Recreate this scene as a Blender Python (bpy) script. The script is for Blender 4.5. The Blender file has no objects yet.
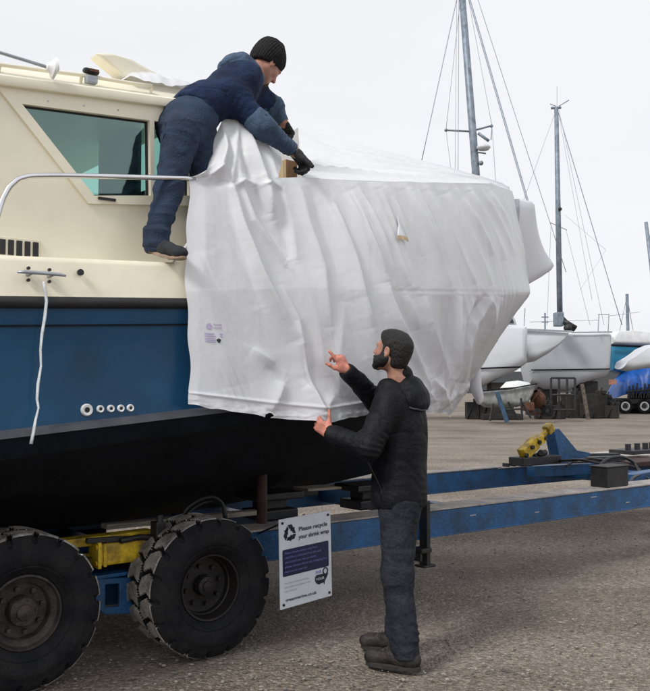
import bpy, math, random
import numpy as np
from mathutils import Vector, Matrix
from mathutils.geometry import tessellate_polygon
from mathutils.bvhtree import BVHTree
random.seed(7); np.random.seed(7)
scene = bpy.context.scene
COL = scene.collection
# ------------------------------------------------------------------ frames
# the trailer and boat share one direction: s runs towards the bow, t across the boat (away from us), z up
FPX = 900.0; EYE = 1.55; PITCH = math.atan(39.5/FPX)
O2 = np.array([-.73, 5.04]); ANG = math.radians(52.5)
D2 = np.array([math.sin(ANG), math.cos(ANG)]); N2 = np.array([-math.cos(ANG), math.sin(ANG)])
ROTZ = math.pi/2-ANG
def W(s, t, z=0.0):
    q = O2+s*D2+t*N2
    return np.array([q[0], q[1], z])
def ray(u, v):
    x = u-325; z = -(v-345.5); y = FPX
    return np.array([x, y*math.cos(PITCH)-z*math.sin(PITCH), y*math.sin(PITCH)+z*math.cos(PITCH)])
def on_t(u, v, t):                       # point of plane t = const seen at a pixel, as (s,t,z)
    r = ray(u, v); o = O2+t*N2
    k, s = np.linalg.solve(np.array([[r[0], -D2[0]], [r[1], -D2[1]]]), o)
    return np.array([s, t, EYE+k*r[2]])
def on_tw(u, v, t):
    a = on_t(u, v, t); return W(*a)
def at(u, v, Y):                         # world point at distance Y
    r = ray(u, v); k = Y/r[1]; return np.array([r[0]*k, Y, EYE+r[2]*k])
def rz_ry(v):
    r = ray(325, v); return r[2]/r[1]
# ------------------------------------------------------------------ tagging
ORG = {}
def thing(name, label, cat, loc=(0, 0, 0), frame='b', group=None, kind=None):
    o = bpy.data.objects.new(name, None); COL.objects.link(o)
    o.empty_display_size = .1
    if frame == 'b':
        o.location = W(*loc); o.rotation_euler = (0, 0, ROTZ)
    else:
        o.location = loc
    o['label'] = label; o['category'] = cat
    if group: o['group'] = group
    if kind: o['kind'] = kind
    ORG[o.name] = (np.array(loc, float), frame)
    return o
class MB:
    def __init__(self):
        self.V = []; self.F = []; self.M = []; self.mi = 0
    def add(self, verts, faces):
        b = len(self.V); self.V.extend([tuple(map(float, v)) for v in verts])
        for f in faces:
            self.F.append(tuple(i+b for i in f)); self.M.append(self.mi)
        return self
    def box(self, c, d, ax=None):
        c = np.array(c, float); h = np.array(d, float)/2
        A = np.eye(3) if ax is None else np.array(ax, float)
        vs = []
        for i in (-1, 1):
            for j in (-1, 1):
                for k in (-1, 1):
                    vs.append(c+A[0]*h[0]*i+A[1]*h[1]*j+A[2]*h[2]*k)
        return self.add(vs, [(0, 1, 3, 2), (4, 6, 7, 5), (0, 4, 5, 1), (2, 3, 7, 6), (0, 2, 6, 4), (1, 5, 7, 3)])
    def box2(self, a, b):
        a = np.array(a, float); b = np.array(b, float)
        return self.box((a+b)/2, np.abs(b-a))
    def bar(self, p, q, w, h, up=(0, 0, 1)):
        p = np.array(p, float); q = np.array(q, float); x = q-p; L = np.linalg.norm(x); x /= L
        y = np.cross(up, x); y /= np.linalg.norm(y); z = np.cross(x, y)
        return self.box((p+q)/2, (L, w, h), (x, y, z))
    def tube(self, pts, r, n=10, cap=True, flat=None):
        P = np.array(pts, float); m = len(P)
        R = np.full(m, r, float) if np.isscalar(r) else np.array(r, float)
        T = np.gradient(P, axis=0); T /= np.linalg.norm(T, axis=1)[:, None]+1e-12
        u = np.cross(T[0], (0, 0, 1.)); 
        if np.linalg.norm(u) < .1: u = np.cross(T[0], (1., 0, 0))
        u /= np.linalg.norm(u); vs = []
        for i in range(m):
            u = u-T[i]*np.dot(u, T[i]); u /= np.linalg.norm(u); w = np.cross(T[i], u)
            for k in range(n):
                a = 2*math.pi*k/n
                f = 1 if flat is None else flat
                vs.append(P[i]+R[i]*(math.cos(a)*u+math.sin(a)*w*f))
        fs = [(i*n+k, i*n+(k+1) % n, (i+1)*n+(k+1) % n, (i+1)*n+k) for i in range(m-1) for k in range(n)]
        if cap: fs += [tuple(range(n))[::-1], tuple((m-1)*n+k for k in range(n))]
        return self.add(vs, fs)
    def lathe(self, c, axis, prof, n=32, rad=None):      # prof: (along axis, radius)
        c = np.array(c, float); a = np.array(axis, float); a /= np.linalg.norm(a)
        u = np.cross(a, (0, 0, 1.)); 
        if np.linalg.norm(u) < .1: u = np.array([1., 0, 0])
        u /= np.linalg.norm(u); w = np.cross(a, u); vs = []
        for (h, r) in prof:
            for k in range(n):
                th = 2*math.pi*k/n; rr = r if rad is None else rad(h, r, th)
                vs.append(c+a*h+rr*(math.cos(th)*u+math.sin(th)*w))
        m = len(prof)
        fs = [(i*n+k, (i+1)*n+k, (i+1)*n+(k+1) % n, i*n+(k+1) % n) for i in range(m-1) for k in range(n)]
        return self.add(vs, fs)
    def cyl(self, p, q, r, n=20, r2=None):
        p = np.array(p, float); q = np.array(q, float); L = np.linalg.norm(q-p); r2 = r if r2 is None else r2
        return self.lathe(p, q-p, [(0, .0001), (0, r), (L, r2), (L, .0001)], n)
    def ball(self, c, r, n=16, m=10, ax=None):
        c = np.array(c, float); r = np.array([r]*3 if np.isscalar(r) else r, float)
        A = np.eye(3) if ax is None else np.array(ax)
        vs = []
        for i in range(m+1):
            ph = math.pi*i/m
            for k in range(n):
                th = 2*math.pi*k/n
                l = np.array([math.sin(ph)*math.cos(th), math.sin(ph)*math.sin(th), math.cos(ph)])*r
                vs.append(c+l@A)
        fs = [(i*n+k, (i+1)*n+k, (i+1)*n+(k+1) % n, i*n+(k+1) % n) for i in range(m) for k in range(n)]
        return self.add(vs, fs)
    def grid(self, P):                                   # P[i,j] -> 3
        P = np.asarray(P, float); a, b = P.shape[:2]
        return self.add(P.reshape(-1, 3), [(i*b+j, i*b+j+1, (i+1)*b+j+1, (i+1)*b+j) for i in range(a-1) for j in range(b-1)])
    def plate(self, outer, holes, f0, f1):               # f0/f1 map 2-D -> 3-D on both faces
        loops = [outer]+list(holes)
        pts = [p for l in loops for p in l]
        tri = tessellate_polygon([[Vector((p[0], p[1], 0)) for p in l] for l in loops])
        n = len(pts)
        vs = [f0(*p) for p in pts]+[f1(*p) for p in pts]
        fs = [tuple(t) for t in tri]+[tuple(i+n for i in t[::-1]) for t in tri]
        b = 0
        for l in loops:
            k = len(l)
            for i in range(k):
                j = (i+1) % k
                fs.append((b+i, b+j, n+b+j, n+b+i))
            b += k
        return self.add(vs, fs)
    def build(self, name, mat, parent=None, smooth=False, bevel=0, sub=0, weld=False, org=None, frame='b', solid=0, angle=None):
        if parent is not None: org, frame = ORG[parent.name]
        elif org is None: org = np.zeros(3)
        org = np.array(org, float)
        me = bpy.data.meshes.new(name)
        V = np.array(self.V)-org
        me.from_pydata([tuple(v) for v in V], [], self.F)
        mats = mat if isinstance(mat, (list, tuple)) else [mat]
        for m in mats: me.materials.append(m)
        if len(mats) > 1: me.polygons.foreach_set('material_index', self.M)
        me.validate()
        if weld or bevel or not smooth:
            import bmesh
            bm = bmesh.new(); bm.from_mesh(me)
            if weld: bmesh.ops.remove_doubles(bm, verts=bm.verts, dist=1e-5)
            bmesh.ops.recalc_face_normals(bm, faces=bm.faces); bm.to_mesh(me); bm.free()
        if smooth:
            me.polygons.foreach_set('use_smooth', [True]*len(me.polygons))
            if angle: me.set_sharp_from_angle(angle=math.radians(angle))
        me.update()
        o = bpy.data.objects.new(name, me); COL.objects.link(o)
        if parent is not None: o.parent = parent
        else:
            if frame == 'b': o.location = W(*org); o.rotation_euler = (0, 0, ROTZ)
            else: o.location = org
        ORG[o.name] = (org, frame)
        if solid:
            m = o.modifiers.new('s', 'SOLIDIFY'); m.thickness = solid; m.offset = 0
        if bevel:
            m = o.modifiers.new('b', 'BEVEL'); m.width = bevel; m.segments = 2; m.limit_method = 'ANGLE'; m.angle_limit = .6
            m.harden_normals = False
        if sub:
            m = o.modifiers.new('u', 'SUBSURF'); m.levels = sub; m.render_levels = sub
        return o
def child_of(part):                       # frame of a part equals its parent's frame (parts sit at their thing's origin)
    return part
def sub(part, mb, name, mat, **k):        # sub-part: same origin as its part
    org, frame = ORG[part.name]
    o = mb.build(name, mat, None, org=org, frame='w', **k)
    o.location = (0, 0, 0); o.parent = part
    return o
# parts are at local origin of their thing, so a sub-part's local coordinates are the same ones
def tag(o, label=None, cat=None, group=None, kind=None):
    if label: o['label'] = label
    if cat: o['category'] = cat
    if group: o['group'] = group
    if kind: o['kind'] = kind
    return o
# ------------------------------------------------------------------ materials
def mat(name, col, rough=.6, metal=0, var=.15, vscale=6, bump=0, bscale=40, spec=.5, col2=None, fine=0, coat=0, stretch=None, detail=6):
    m = bpy.data.materials.new(name); m.use_nodes = True; nt = m.node_tree; b = nt.nodes['Principled BSDF']
    b.inputs['Roughness'].default_value = rough; b.inputs['Metallic'].default_value = metal
    b.inputs['Specular IOR Level'].default_value = spec
    b.inputs['Coat Weight'].default_value = coat
    tc = nt.nodes.new('ShaderNodeTexCoord'); src = tc.outputs['Object']
    if stretch:
        mp = nt.nodes.new('ShaderNodeMapping'); mp.inputs['Scale'].default_value = stretch
        nt.links.new(src, mp.inputs['Vector']); src = mp.outputs[0]
    n = nt.nodes.new('ShaderNodeTexNoise'); n.inputs['Scale'].default_value = vscale; n.inputs['Detail'].default_value = detail
    n.inputs['Roughness'].default_value = .65
    nt.links.new(src, n.inputs['Vector'])
    cr = nt.nodes.new('ShaderNodeValToRGB')
    c = np.array(col[:3], float); c2 = np.array(col2[:3], float) if col2 is not None else c*(1-var*2)
    cr.color_ramp.elements[0].position = .36; cr.color_ramp.elements[1].position = .62
    cr.color_ramp.elements[0].color = (*c2, 1); cr.color_ramp.elements[1].color = (*np.minimum(c*(1+var*.5), 1), 1)
    nt.links.new(n.outputs['Fac'], cr.inputs['Fac'])
    out = cr.outputs['Color']
    if fine:
        n2 = nt.nodes.new('ShaderNodeTexNoise'); n2.inputs['Scale'].default_value = bscale*1.7; n2.inputs['Detail'].default_value = 3
        nt.links.new(src, n2.inputs['Vector'])
        mr = nt.nodes.new('ShaderNodeMapRange'); mr.inputs[1].default_value = .3; mr.inputs[2].default_value = .7
        mr.inputs[3].default_value = 1-fine; mr.inputs[4].default_value = 1+fine
        nt.links.new(n2.outputs['Fac'], mr.inputs[0])
        mx = nt.nodes.new('ShaderNodeVectorMath'); mx.operation = 'SCALE'
        nt.links.new(out, mx.inputs[0]); nt.links.new(mr.outputs[0], mx.inputs['Scale']); out = mx.outputs[0]
    nt.links.new(out, b.inputs['Base Color'])
    r2 = nt.nodes.new('ShaderNodeMapRange'); r2.inputs[3].default_value = max(rough-.1, .02); r2.inputs[4].default_value = min(rough+.12, 1)
    nt.links.new(n.outputs['Fac'], r2.inputs[0]); nt.links.new(r2.outputs[0], b.inputs['Roughness'])
    if bump:
        nb = nt.nodes.new('ShaderNodeTexNoise'); nb.inputs['Scale'].default_value = bscale; nb.inputs['Detail'].default_value = 5
        nt.links.new(src, nb.inputs['Vector'])
        bp = nt.nodes.new('ShaderNodeBump'); bp.inputs['Strength'].default_value = min(1, bump); bp.inputs['Distance'].default_value = .01*max(1, bump)
        nt.links.new(nb.outputs['Fac'], bp.inputs['Height']); nt.links.new(bp.outputs[0], b.inputs['Normal'])
    return m
M = {}
M['cream'] = mat('cream gelcoat', (.85, .805, .655), .30, var=.045, vscale=.9, bump=.08, bscale=3, fine=.02)
M['cream_dirty'] = mat('weathered cream gelcoat', (.82, .77, .61), .36, var=.07, vscale=1.2, bump=.1, bscale=6, fine=.03)
M['white'] = mat('white paint', (.78, .79, .80), .4, var=.08, vscale=2, fine=.04)
M['greyhull'] = mat('weathered white hull', (.46, .48, .52), .5, var=.06, vscale=.3, fine=.06)
M['palehull'] = mat('pale hull', (.60, .62, .66), .45, var=.05, vscale=.3, fine=.05)
M['blue_hull'] = mat('navy blue hull paint', (.004, .060, .142), .34, spec=.3, var=.12, vscale=1.3, bump=.05, bscale=3, coat=.1, fine=.05)
M['bottom'] = mat('black antifouling', (.005, .0065, .011), .7, spec=.2, var=.3, vscale=3, bump=.4, bscale=25, fine=.3)
M['strake'] = mat('grey strake', (.065, .07, .085), .4, var=.2, vscale=4)
M['navyband'] = mat('dark navy band', (.007, .010, .018), .6, spec=.15, var=.3, vscale=4, fine=.15)
M['rubber'] = mat('black rubber', (.018, .018, .02), .6, var=.2, vscale=8, bump=.2, bscale=60)
M['tyre'] = mat('tyre rubber', (.008, .0085, .011), .75, spec=.16, var=.3, vscale=7, bump=.35, bscale=70, fine=.25, col2=(.020, .020, .021))
M['tread'] = mat('dusty tread rubber', (.40, .37, .34), .9, var=.3, vscale=9, bump=.5, bscale=90, fine=.3, col2=(.13, .118, .108))
M['rim'] = mat('dark wheel rim', (.010, .010, .012), .5, metal=.3, var=.4, vscale=20, bump=.3, bscale=60, col2=(.022, .018, .016))
M['rustrim'] = mat('rusty wheel rim', (.055, .045, .040), .6, metal=.2, var=.4, vscale=12, bump=.4, bscale=70, col2=(.014, .012, .012), fine=.2)
M['steel'] = mat('stainless steel', (.75, .76, .78), .22, metal=1, var=.05)
M['alu'] = mat('dull aluminium', (.42, .45, .50), .45, metal=.6, var=.15)
M['mast'] = mat('mast aluminium', (.24, .29, .35), .5, metal=.3, var=.2, vscale=3)
M['wire'] = mat('rigging wire', (.34, .38, .44), .5, metal=.3, var=.1)
M['tblue'] = mat('worn blue trailer paint', (.012, .095, .25), .42, var=.2, vscale=5, bump=.35, bscale=35, fine=.2, col2=(.016, .055, .12))
M['deckblue'] = mat('dusty trailer top plate', (.40, .355, .32), .8, var=.25, vscale=6, bump=.3, bscale=40, fine=.2, col2=(.22, .21, .22))
M['yellow'] = mat('grimy yellow paint', (.62, .42, .015), .45, var=.25, vscale=9, bump=.3, bscale=40, fine=.15, col2=(.20, .13, .02))
M['black'] = mat('black painted steel', (.016, .016, .018), .5, var=.3, vscale=9, bump=.2)
M['rust'] = mat('rusty steel', (.13, .05, .03), .85, var=.4, vscale=10, bump=.5, bscale=50, fine=.3)
M['maroon'] = mat('dark red post paint', (.055, .018, .018), .7, var=.4, vscale=10, bump=.3)
M['woodcream'] = mat('pale timber', (.62, .47, .27), .7, var=.15, vscale=5, bump=.3, bscale=30, stretch=(6, 6, .6), fine=.1)
M['woodshade'] = mat('shaded brown timber', (.26, .13, .06), .7, var=.2, vscale=5, bump=.3, bscale=30, stretch=(6, 6, .6), fine=.1)  # post's shaded side, the shade put into a darker brown
M['oldtimber'] = mat('old shore timber', (.13, .11, .09), .9, var=.3)
M['timber'] = mat('bunk timber', (.42, .36, .29), .8, var=.25, vscale=5, bump=.4, bscale=30, stretch=(.6, 6, 6), fine=.15)
M['strap'] = mat('white webbing', (.68, .72, .75), .7, var=.1, vscale=20, bump=.5, bscale=200)
M['skin'] = mat('skin', (.40, .20, .14), .5, var=.15, vscale=18, bump=.2, bscale=120, fine=.06)
M['skinred'] = mat('ruddy skin', (.58, .22, .16), .5, var=.2, vscale=25, bump=.2, bscale=120, fine=.08)
for k in ('skin', 'skinred'):
    b = M[k].node_tree.nodes['Principled BSDF']; b.inputs['Subsurface Weight'].default_value = .15; b.inputs['Subsurface Radius'].default_value = (.02, .006, .003)
M['hair'] = mat('black hair', (.006, .005, .005), .6, var=.4, vscale=30, bump=1.0, bscale=160, stretch=(1, 1, .35))
M['beard'] = mat('brown beard', (.13, .055, .032), .7, var=.4, vscale=60, bump=1.0, bscale=220)
M['eye'] = mat('eye', (.32, .30, .28), .2, var=.02)
M['jacket'] = mat('charcoal softshell', (.0075, .008, .0115), .62, spec=.2, var=.3, vscale=10, bump=.7, bscale=45, fine=.2)
M['lining'] = mat('grey hood lining', (.085, .09, .10), .8, var=.2, vscale=20, bump=.4, bscale=90)
M['trouser'] = mat('dark work trousers', (.026, .029, .038), .85, spec=.15, var=.25, vscale=9, bump=.8, bscale=50, fine=.25, col2=(.015, .017, .023))
M['propblue'] = mat('blue prop', (.03, .075, .13), .6)
M['boot'] = mat('worn leather boot', (.014, .012, .012), .55, spec=.3, var=.3, vscale=14, bump=.4, bscale=60, col2=(.05, .042, .04))
M['sole'] = mat('dark rubber sole', (.03, .028, .027), .8, var=.3, vscale=20)
M['tansole'] = mat('tan rubber sole', (.30, .22, .16), .8, var=.2, vscale=20)
M['navyfleece'] = mat('navy jacket cloth', (.012, .024, .064), .85, spec=.2, var=.25, vscale=9, bump=.6, bscale=60, fine=.15)
M['denim'] = mat('blue denim', (.017, .034, .070), .9, var=.3, vscale=8, bump=.6, bscale=90, fine=.22, col2=(.009, .020, .045))
M['denimlight'] = mat('faded denim sleeve', (.055, .092, .150), .9, var=.25, vscale=9, bump=.6, bscale=90, fine=.22, col2=(.030, .055, .10))
M['knit'] = mat('black knitted wool', (.010, .010, .012), .95, var=.2, vscale=30, bump=1.2, bscale=110)
M['glove'] = mat('black work glove', (.014, .014, .017), .75, var=.3, vscale=30, bump=.6, bscale=90)
M['shoe'] = mat('dark suede shoe', (.022, .024, .032), .85, var=.3, vscale=20, bump=.5, bscale=80)
M['seat'] = mat('black vinyl', (.012, .014, .016), .5, var=.2)
M['signwhite'] = mat('white sign board', (.74, .79, .86), .35, var=.04, vscale=5, fine=.02)
M['ink'] = mat('navy ink', (.008, .010, .030), .5, var=.05)
M['inkblue'] = mat('dark blue print panel', (.006, .011, .070), .45, var=.1)
M['inkpale'] = mat('pale blue lettering', (.22, .25, .62), .5, var=.05)
M['inkgrey'] = mat('grey lettering', (.30, .35, .44), .5, var=.05)
M['purple'] = mat('faded purple print', (.45, .38, .62), .6, var=.1)
M['bolt'] = mat('bolt', (.05, .05, .055), .4, metal=.7, var=.2)
M['hose'] = mat('hydraulic hose', (.02, .021, .024), .45, var=.2)
M['interior'] = mat('cabin lining', (.30, .33, .30), .8, var=.15)
M['teal'] = mat('teal blue hull', (.02, .22, .38), .4, var=.15, vscale=1)
M['btarp'] = mat('blue tarpaulin', (.012, .10, .42), .45, var=.2, vscale=3, bump=.8, bscale=8)
M['skiff'] = mat('grey weathered boat', (.30, .31, .31), .8, var=.25, vscale=3, fine=.1)
M['orange'] = mat('rusty orange paint', (.11, .045, .025), .85, var=.35, vscale=5, fine=.2)
M['winglass'] = mat('dark window', (.02, .025, .03), .15, var=.1)
M['paving'] = mat('dark debris', (.022, .020, .019), .9, var=.3)
M['asphalt'] = mat('far shed cladding', (.075, .08, .085), .8, var=.2)

# shrink-wrap film
def make_film():
    m = bpy.data.materials.new('white shrink film'); m.use_nodes = True; nt = m.node_tree; b = nt.nodes['Principled BSDF']
    tc = nt.nodes.new('ShaderNodeTexCoord')
    n = nt.nodes.new('ShaderNodeTexNoise'); n.inputs['Scale'].default_value = 2.2; n.inputs['Detail'].default_value = 8
    nt.links.new(tc.outputs['Object'], n.inputs['Vector'])
    cr = nt.nodes.new('ShaderNodeValToRGB')
    cr.color_ramp.elements[0].position = .3; cr.color_ramp.elements[0].color = (.755, .77, .815, 1)
    cr.color_ramp.elements[1].position = .7; cr.color_ramp.elements[1].color = (.82, .83, .86, 1)
    nt.links.new(n.outputs['Fac'], cr.inputs['Fac']); nt.links.new(cr.outputs['Color'], b.inputs['Base Color'])
    b.inputs['Roughness'].default_value = .34; b.inputs['Specular IOR Level'].default_value = .5
    mp = nt.nodes.new('ShaderNodeMapping'); mp.inputs['Rotation'].default_value = (0, math.radians(28), 0); mp.inputs['Scale'].default_value = (7, 3, 1.2)
    nt.links.new(tc.outputs['Object'], mp.inputs['Vector'])
    n1 = nt.nodes.new('ShaderNodeTexNoise'); n1.inputs['Scale'].default_value = 1.1; n1.inputs['Detail'].default_value = 2; n1.inputs['Distortion'].default_value = .5
    nt.links.new(mp.outputs[0], n1.inputs['Vector'])
    n2 = nt.nodes.new('ShaderNodeTexNoise'); n2.inputs['Scale'].default_value = 36; n2.inputs['Detail'].default_value = 3
    nt.links.new(tc.outputs['Object'], n2.inputs['Vector'])
    b1 = nt.nodes.new('ShaderNodeBump'); b1.inputs['Strength'].default_value = .30; b1.inputs['Distance'].default_value = .02
    nt.links.new(n1.outputs['Fac'], b1.inputs['Height'])
    b2 = nt.nodes.new('ShaderNodeBump'); b2.inputs['Strength'].default_value = .3; b2.inputs['Distance'].default_value = .004
    nt.links.new(n2.outputs['Fac'], b2.inputs['Height']); nt.links.new(b1.outputs[0], b2.inputs['Normal'])
    nt.links.new(b2.outputs[0], b.inputs['Normal'])
    tr = nt.nodes.new('ShaderNodeBsdfTranslucent'); tr.inputs['Color'].default_value = (.8, .82, .86, 1)
    nt.links.new(b2.outputs[0], tr.inputs['Normal'])
    mx = nt.nodes.new('ShaderNodeMixShader'); mx.inputs[0].default_value = .22
    nt.links.new(b.outputs[0], mx.inputs[1]); nt.links.new(tr.outputs[0], mx.inputs[2])
    nt.links.new(mx.outputs[0], nt.nodes['Material Output'].inputs['Surface'])
    return m
M['film'] = make_film()
def make_glass(name, tint, refl=.25):
    m = bpy.data.materials.new(name); m.use_nodes = True; nt = m.node_tree; nt.nodes.remove(nt.nodes['Principled BSDF'])
    t = nt.nodes.new('ShaderNodeBsdfTransparent'); t.inputs[0].default_value = (*tint, 1)
    g = nt.nodes.new('ShaderNodeBsdfGlossy'); g.inputs['Roughness'].default_value = .03; g.inputs[0].default_value = (.75, .9, .9, 1)
    f = nt.nodes.new('ShaderNodeFresnel'); f.inputs[0].default_value = 1.5
    a = nt.nodes.new('ShaderNodeMath'); a.operation = 'ADD'; a.inputs[1].default_value = refl*.4
    nt.links.new(f.outputs[0], a.inputs[0])
    mx = nt.nodes.new('ShaderNodeMixShader'); nt.links.new(a.outputs[0], mx.inputs[0]); nt.links.new(t.outputs[0], mx.inputs[1]); nt.links.new(g.outputs[0], mx.inputs[2])
    nt.links.new(mx.outputs[0], nt.nodes['Material Output'].inputs['Surface'])
    return m
M['glass'] = make_glass('green tinted glass', (.50, .74, .68), .25)
def make_ground():
    m = bpy.data.materials.new('compacted gravel'); m.use_nodes = True; nt = m.node_tree; b = nt.nodes['Principled BSDF']; L = nt.links.new
    tc = nt.nodes.new('ShaderNodeTexCoord'); src = tc.outputs['Object']
    def noise(sc, det=5, st=None, rough=.6):
        n = nt.nodes.new('ShaderNodeTexNoise'); n.inputs['Scale'].default_value = sc; n.inputs['Detail'].default_value = det; n.inputs['Roughness'].default_value = rough
        if st:
            mp = nt.nodes.new('ShaderNodeMapping'); mp.inputs['Scale'].default_value = st; L(src, mp.inputs['Vector']); L(mp.outputs[0], n.inputs['Vector'])
        else: L(src, n.inputs['Vector'])
        return n.outputs['Fac']
    def ramp(f, a, ca, z, cz):
        r = nt.nodes.new('ShaderNodeValToRGB'); e = r.color_ramp.elements
        e[0].position = a; e[0].color = (*ca, 1); e[1].position = z; e[1].color = (*cz, 1); L(f, r.inputs['Fac']); return r.outputs['Color']
    def mix(f, c1, c2, typ='MIX'):
        x = nt.nodes.new('ShaderNodeMixRGB'); x.blend_type = typ
        if isinstance(f, (int, float)): x.inputs[0].default_value = f
        else: L(f, x.inputs[0])
        for i, c in ((1, c1), (2, c2)):
            if isinstance(c, tuple): x.inputs[i].default_value = (*c, 1)
            else: L(c, x.inputs[i])
        return x.outputs[0]
    big = ramp(noise(.35, 8, (1, .7, 1), .68), .36, (.225, .185, .145), .62, (.39, .332, .270))
    trk = ramp(noise(.55, 5, (.16, 1.6, 1)), .45, (0, 0, 0), .62, (1, 1, 1))
    big = mix(mix(.5, (0, 0, 0), trk, 'MIX'), big, (.48, .42, .35))
    v = nt.nodes.new('ShaderNodeTexVoronoi'); v.inputs['Scale'].default_value = 46; L(src, v.inputs['Vector'])
    v2 = nt.nodes.new('ShaderNodeTexVoronoi'); v2.inputs['Scale'].default_value = 110; L(src, v2.inputs['Vector'])
    bw = nt.nodes.new('ShaderNodeRGBToBW'); L(v.outputs['Color'], bw.inputs[0])
    bw2 = nt.nodes.new('ShaderNodeRGBToBW'); L(v2.outputs['Color'], bw2.inputs[0])
    s1 = ramp(bw.outputs[0], .25, (.55, .54, .55), .8, (1.0, 1.0, 1.0))
    s2 = ramp(bw2.outputs[0], .2, (.50, .50, .52), .85, (1.0, 1.0, 1.0))
    c = mix(.8, big, s1, 'MULTIPLY'); c = mix(.75, c, s2, 'MULTIPLY')
    pal = ramp(bw.outputs[0], .86, (0, 0, 0), .89, (.7, .7, .7))
    c = mix(pal, c, (.40, .37, .33))
    c = mix(ramp(noise(1.1, 6, None, .7), .55, (0, 0, 0), .75, (.5, .5, .5)), c, (.125, .112, .098))
    sx = nt.nodes.new('ShaderNodeSeparateXYZ'); L(src, sx.inputs[0])
    L(c, b.inputs['Base Color']); b.inputs['Roughness'].default_value = .92; b.inputs['Specular IOR Level'].default_value = .25
    ad = nt.nodes.new('ShaderNodeMath'); ad.operation = 'MULTIPLY_ADD'; L(v.outputs['Distance'], ad.inputs[0]); ad.inputs[1].default_value = -1.0; L(noise(14, 6), ad.inputs[2])
    bp = nt.nodes.new('ShaderNodeBump'); bp.inputs['Strength'].default_value = .9; bp.inputs['Distance'].default_value = .016; L(ad.outputs[0], bp.inputs['Height'])
    bp2 = nt.nodes.new('ShaderNodeBump'); bp2.inputs['Strength'].default_value = .7; bp2.inputs['Distance'].default_value = .006; L(v2.outputs['Distance'], bp2.inputs['Height']); L(bp.outputs[0], bp2.inputs['Normal'])
    L(bp2.outputs[0], b.inputs['Normal'])
    return m
M['ground'] = make_ground()
# ------------------------------------------------------------------ numpy value noise
_H = np.random.RandomState(3).rand(64, 64, 64).astype(np.float32)
def vnoise(P):
    P = np.asarray(P, float); i = np.floor(P).astype(int); f = P-i; f = f*f*(3-2*f); r = 0
    for a in (0, 1):
        for b in (0, 1):
            for c in (0, 1):
                w = (f[..., 0] if a else 1-f[..., 0])*(f[..., 1] if b else 1-f[..., 1])*(f[..., 2] if c else 1-f[..., 2])
                r = r+w*_H[(i[..., 0]+a) & 63, (i[..., 1]+b) & 63, (i[..., 2]+c) & 63]
    return r*2-1
def fbm(P, o=4):
    r = 0; a = 1.0; P = np.asarray(P, float)
    for k in range(o):
        r = r+a*vnoise(P*(2.03**k)+k*7.3); a *= .5
    return r
def ridge(P, o=2):
    r = 0; a = 1.0
    for k in range(o):
        r = r+a*(1-2*np.abs(vnoise(P*(1.9**k)+k*5.1))); a *= .45
    return r
# ================================================================== SDF bodies
def unit(v): v = np.array(v, float); return v/np.linalg.norm(v)
def cone(a, b, ra, rb=None, k=.03, op='+'):
    a = np.array(a, float); b = np.array(b, float); rb = ra if rb is None else rb
    ba = b-a; L2 = max(ba@ba, 1e-9)
    def f(P):
        pa = P-a; h = np.clip(pa@ba/L2, 0, 1)
        return np.linalg.norm(pa-h[..., None]*ba, axis=-1)-(ra+(rb-ra)*h)
    c = (a+b)/2; return dict(f=f, c=c, R=np.sqrt(L2)/2+max(ra, rb), k=k, op=op)
def ell(c, r, A=None, k=.03, op='+'):
    c = np.array(c, float); r = np.array(r, float); A = np.eye(3) if A is None else np.array(A, float)
    def f(P):
        q = (P-c)@A.T; k0 = np.linalg.norm(q/r, axis=-1); k1 = np.linalg.norm(q/(r*r), axis=-1)+1e-9
        return k0*(k0-1)/k1
    return dict(f=f, c=c, R=max(r), k=k, op=op)
def half(p, n, k=.006):                    # keep the side n points away from
    p = np.array(p, float); n = unit(n)
    return dict(f=lambda P: (P-p)@n, c=None, R=0, k=k, op='&')
def inflate(prims, d, k=None):
    out = []
    for p in prims:
        q = dict(p); g = p['f']; q['f'] = (lambda P, g=g: g(P)-d); q['R'] = p['R']+d
        if k: q['k'] = k
        out.append(q)
    return out
def sdf_eval(prims, P):
    d = np.full(P.shape[:-1], 9.0)
    for p in prims:
        e = p['f'](P); k = p['k']
        if p['op'] == '+':
            h = np.maximum(k-np.abs(d-e), 0)/k; d = np.minimum(d, e)-h*h*k*.25
        else:
            if p['op'] == '-': e = -e
            h = np.maximum(k-np.abs(d-e), 0)/k; d = np.maximum(d, e)+h*h*k*.25
    return d
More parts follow.
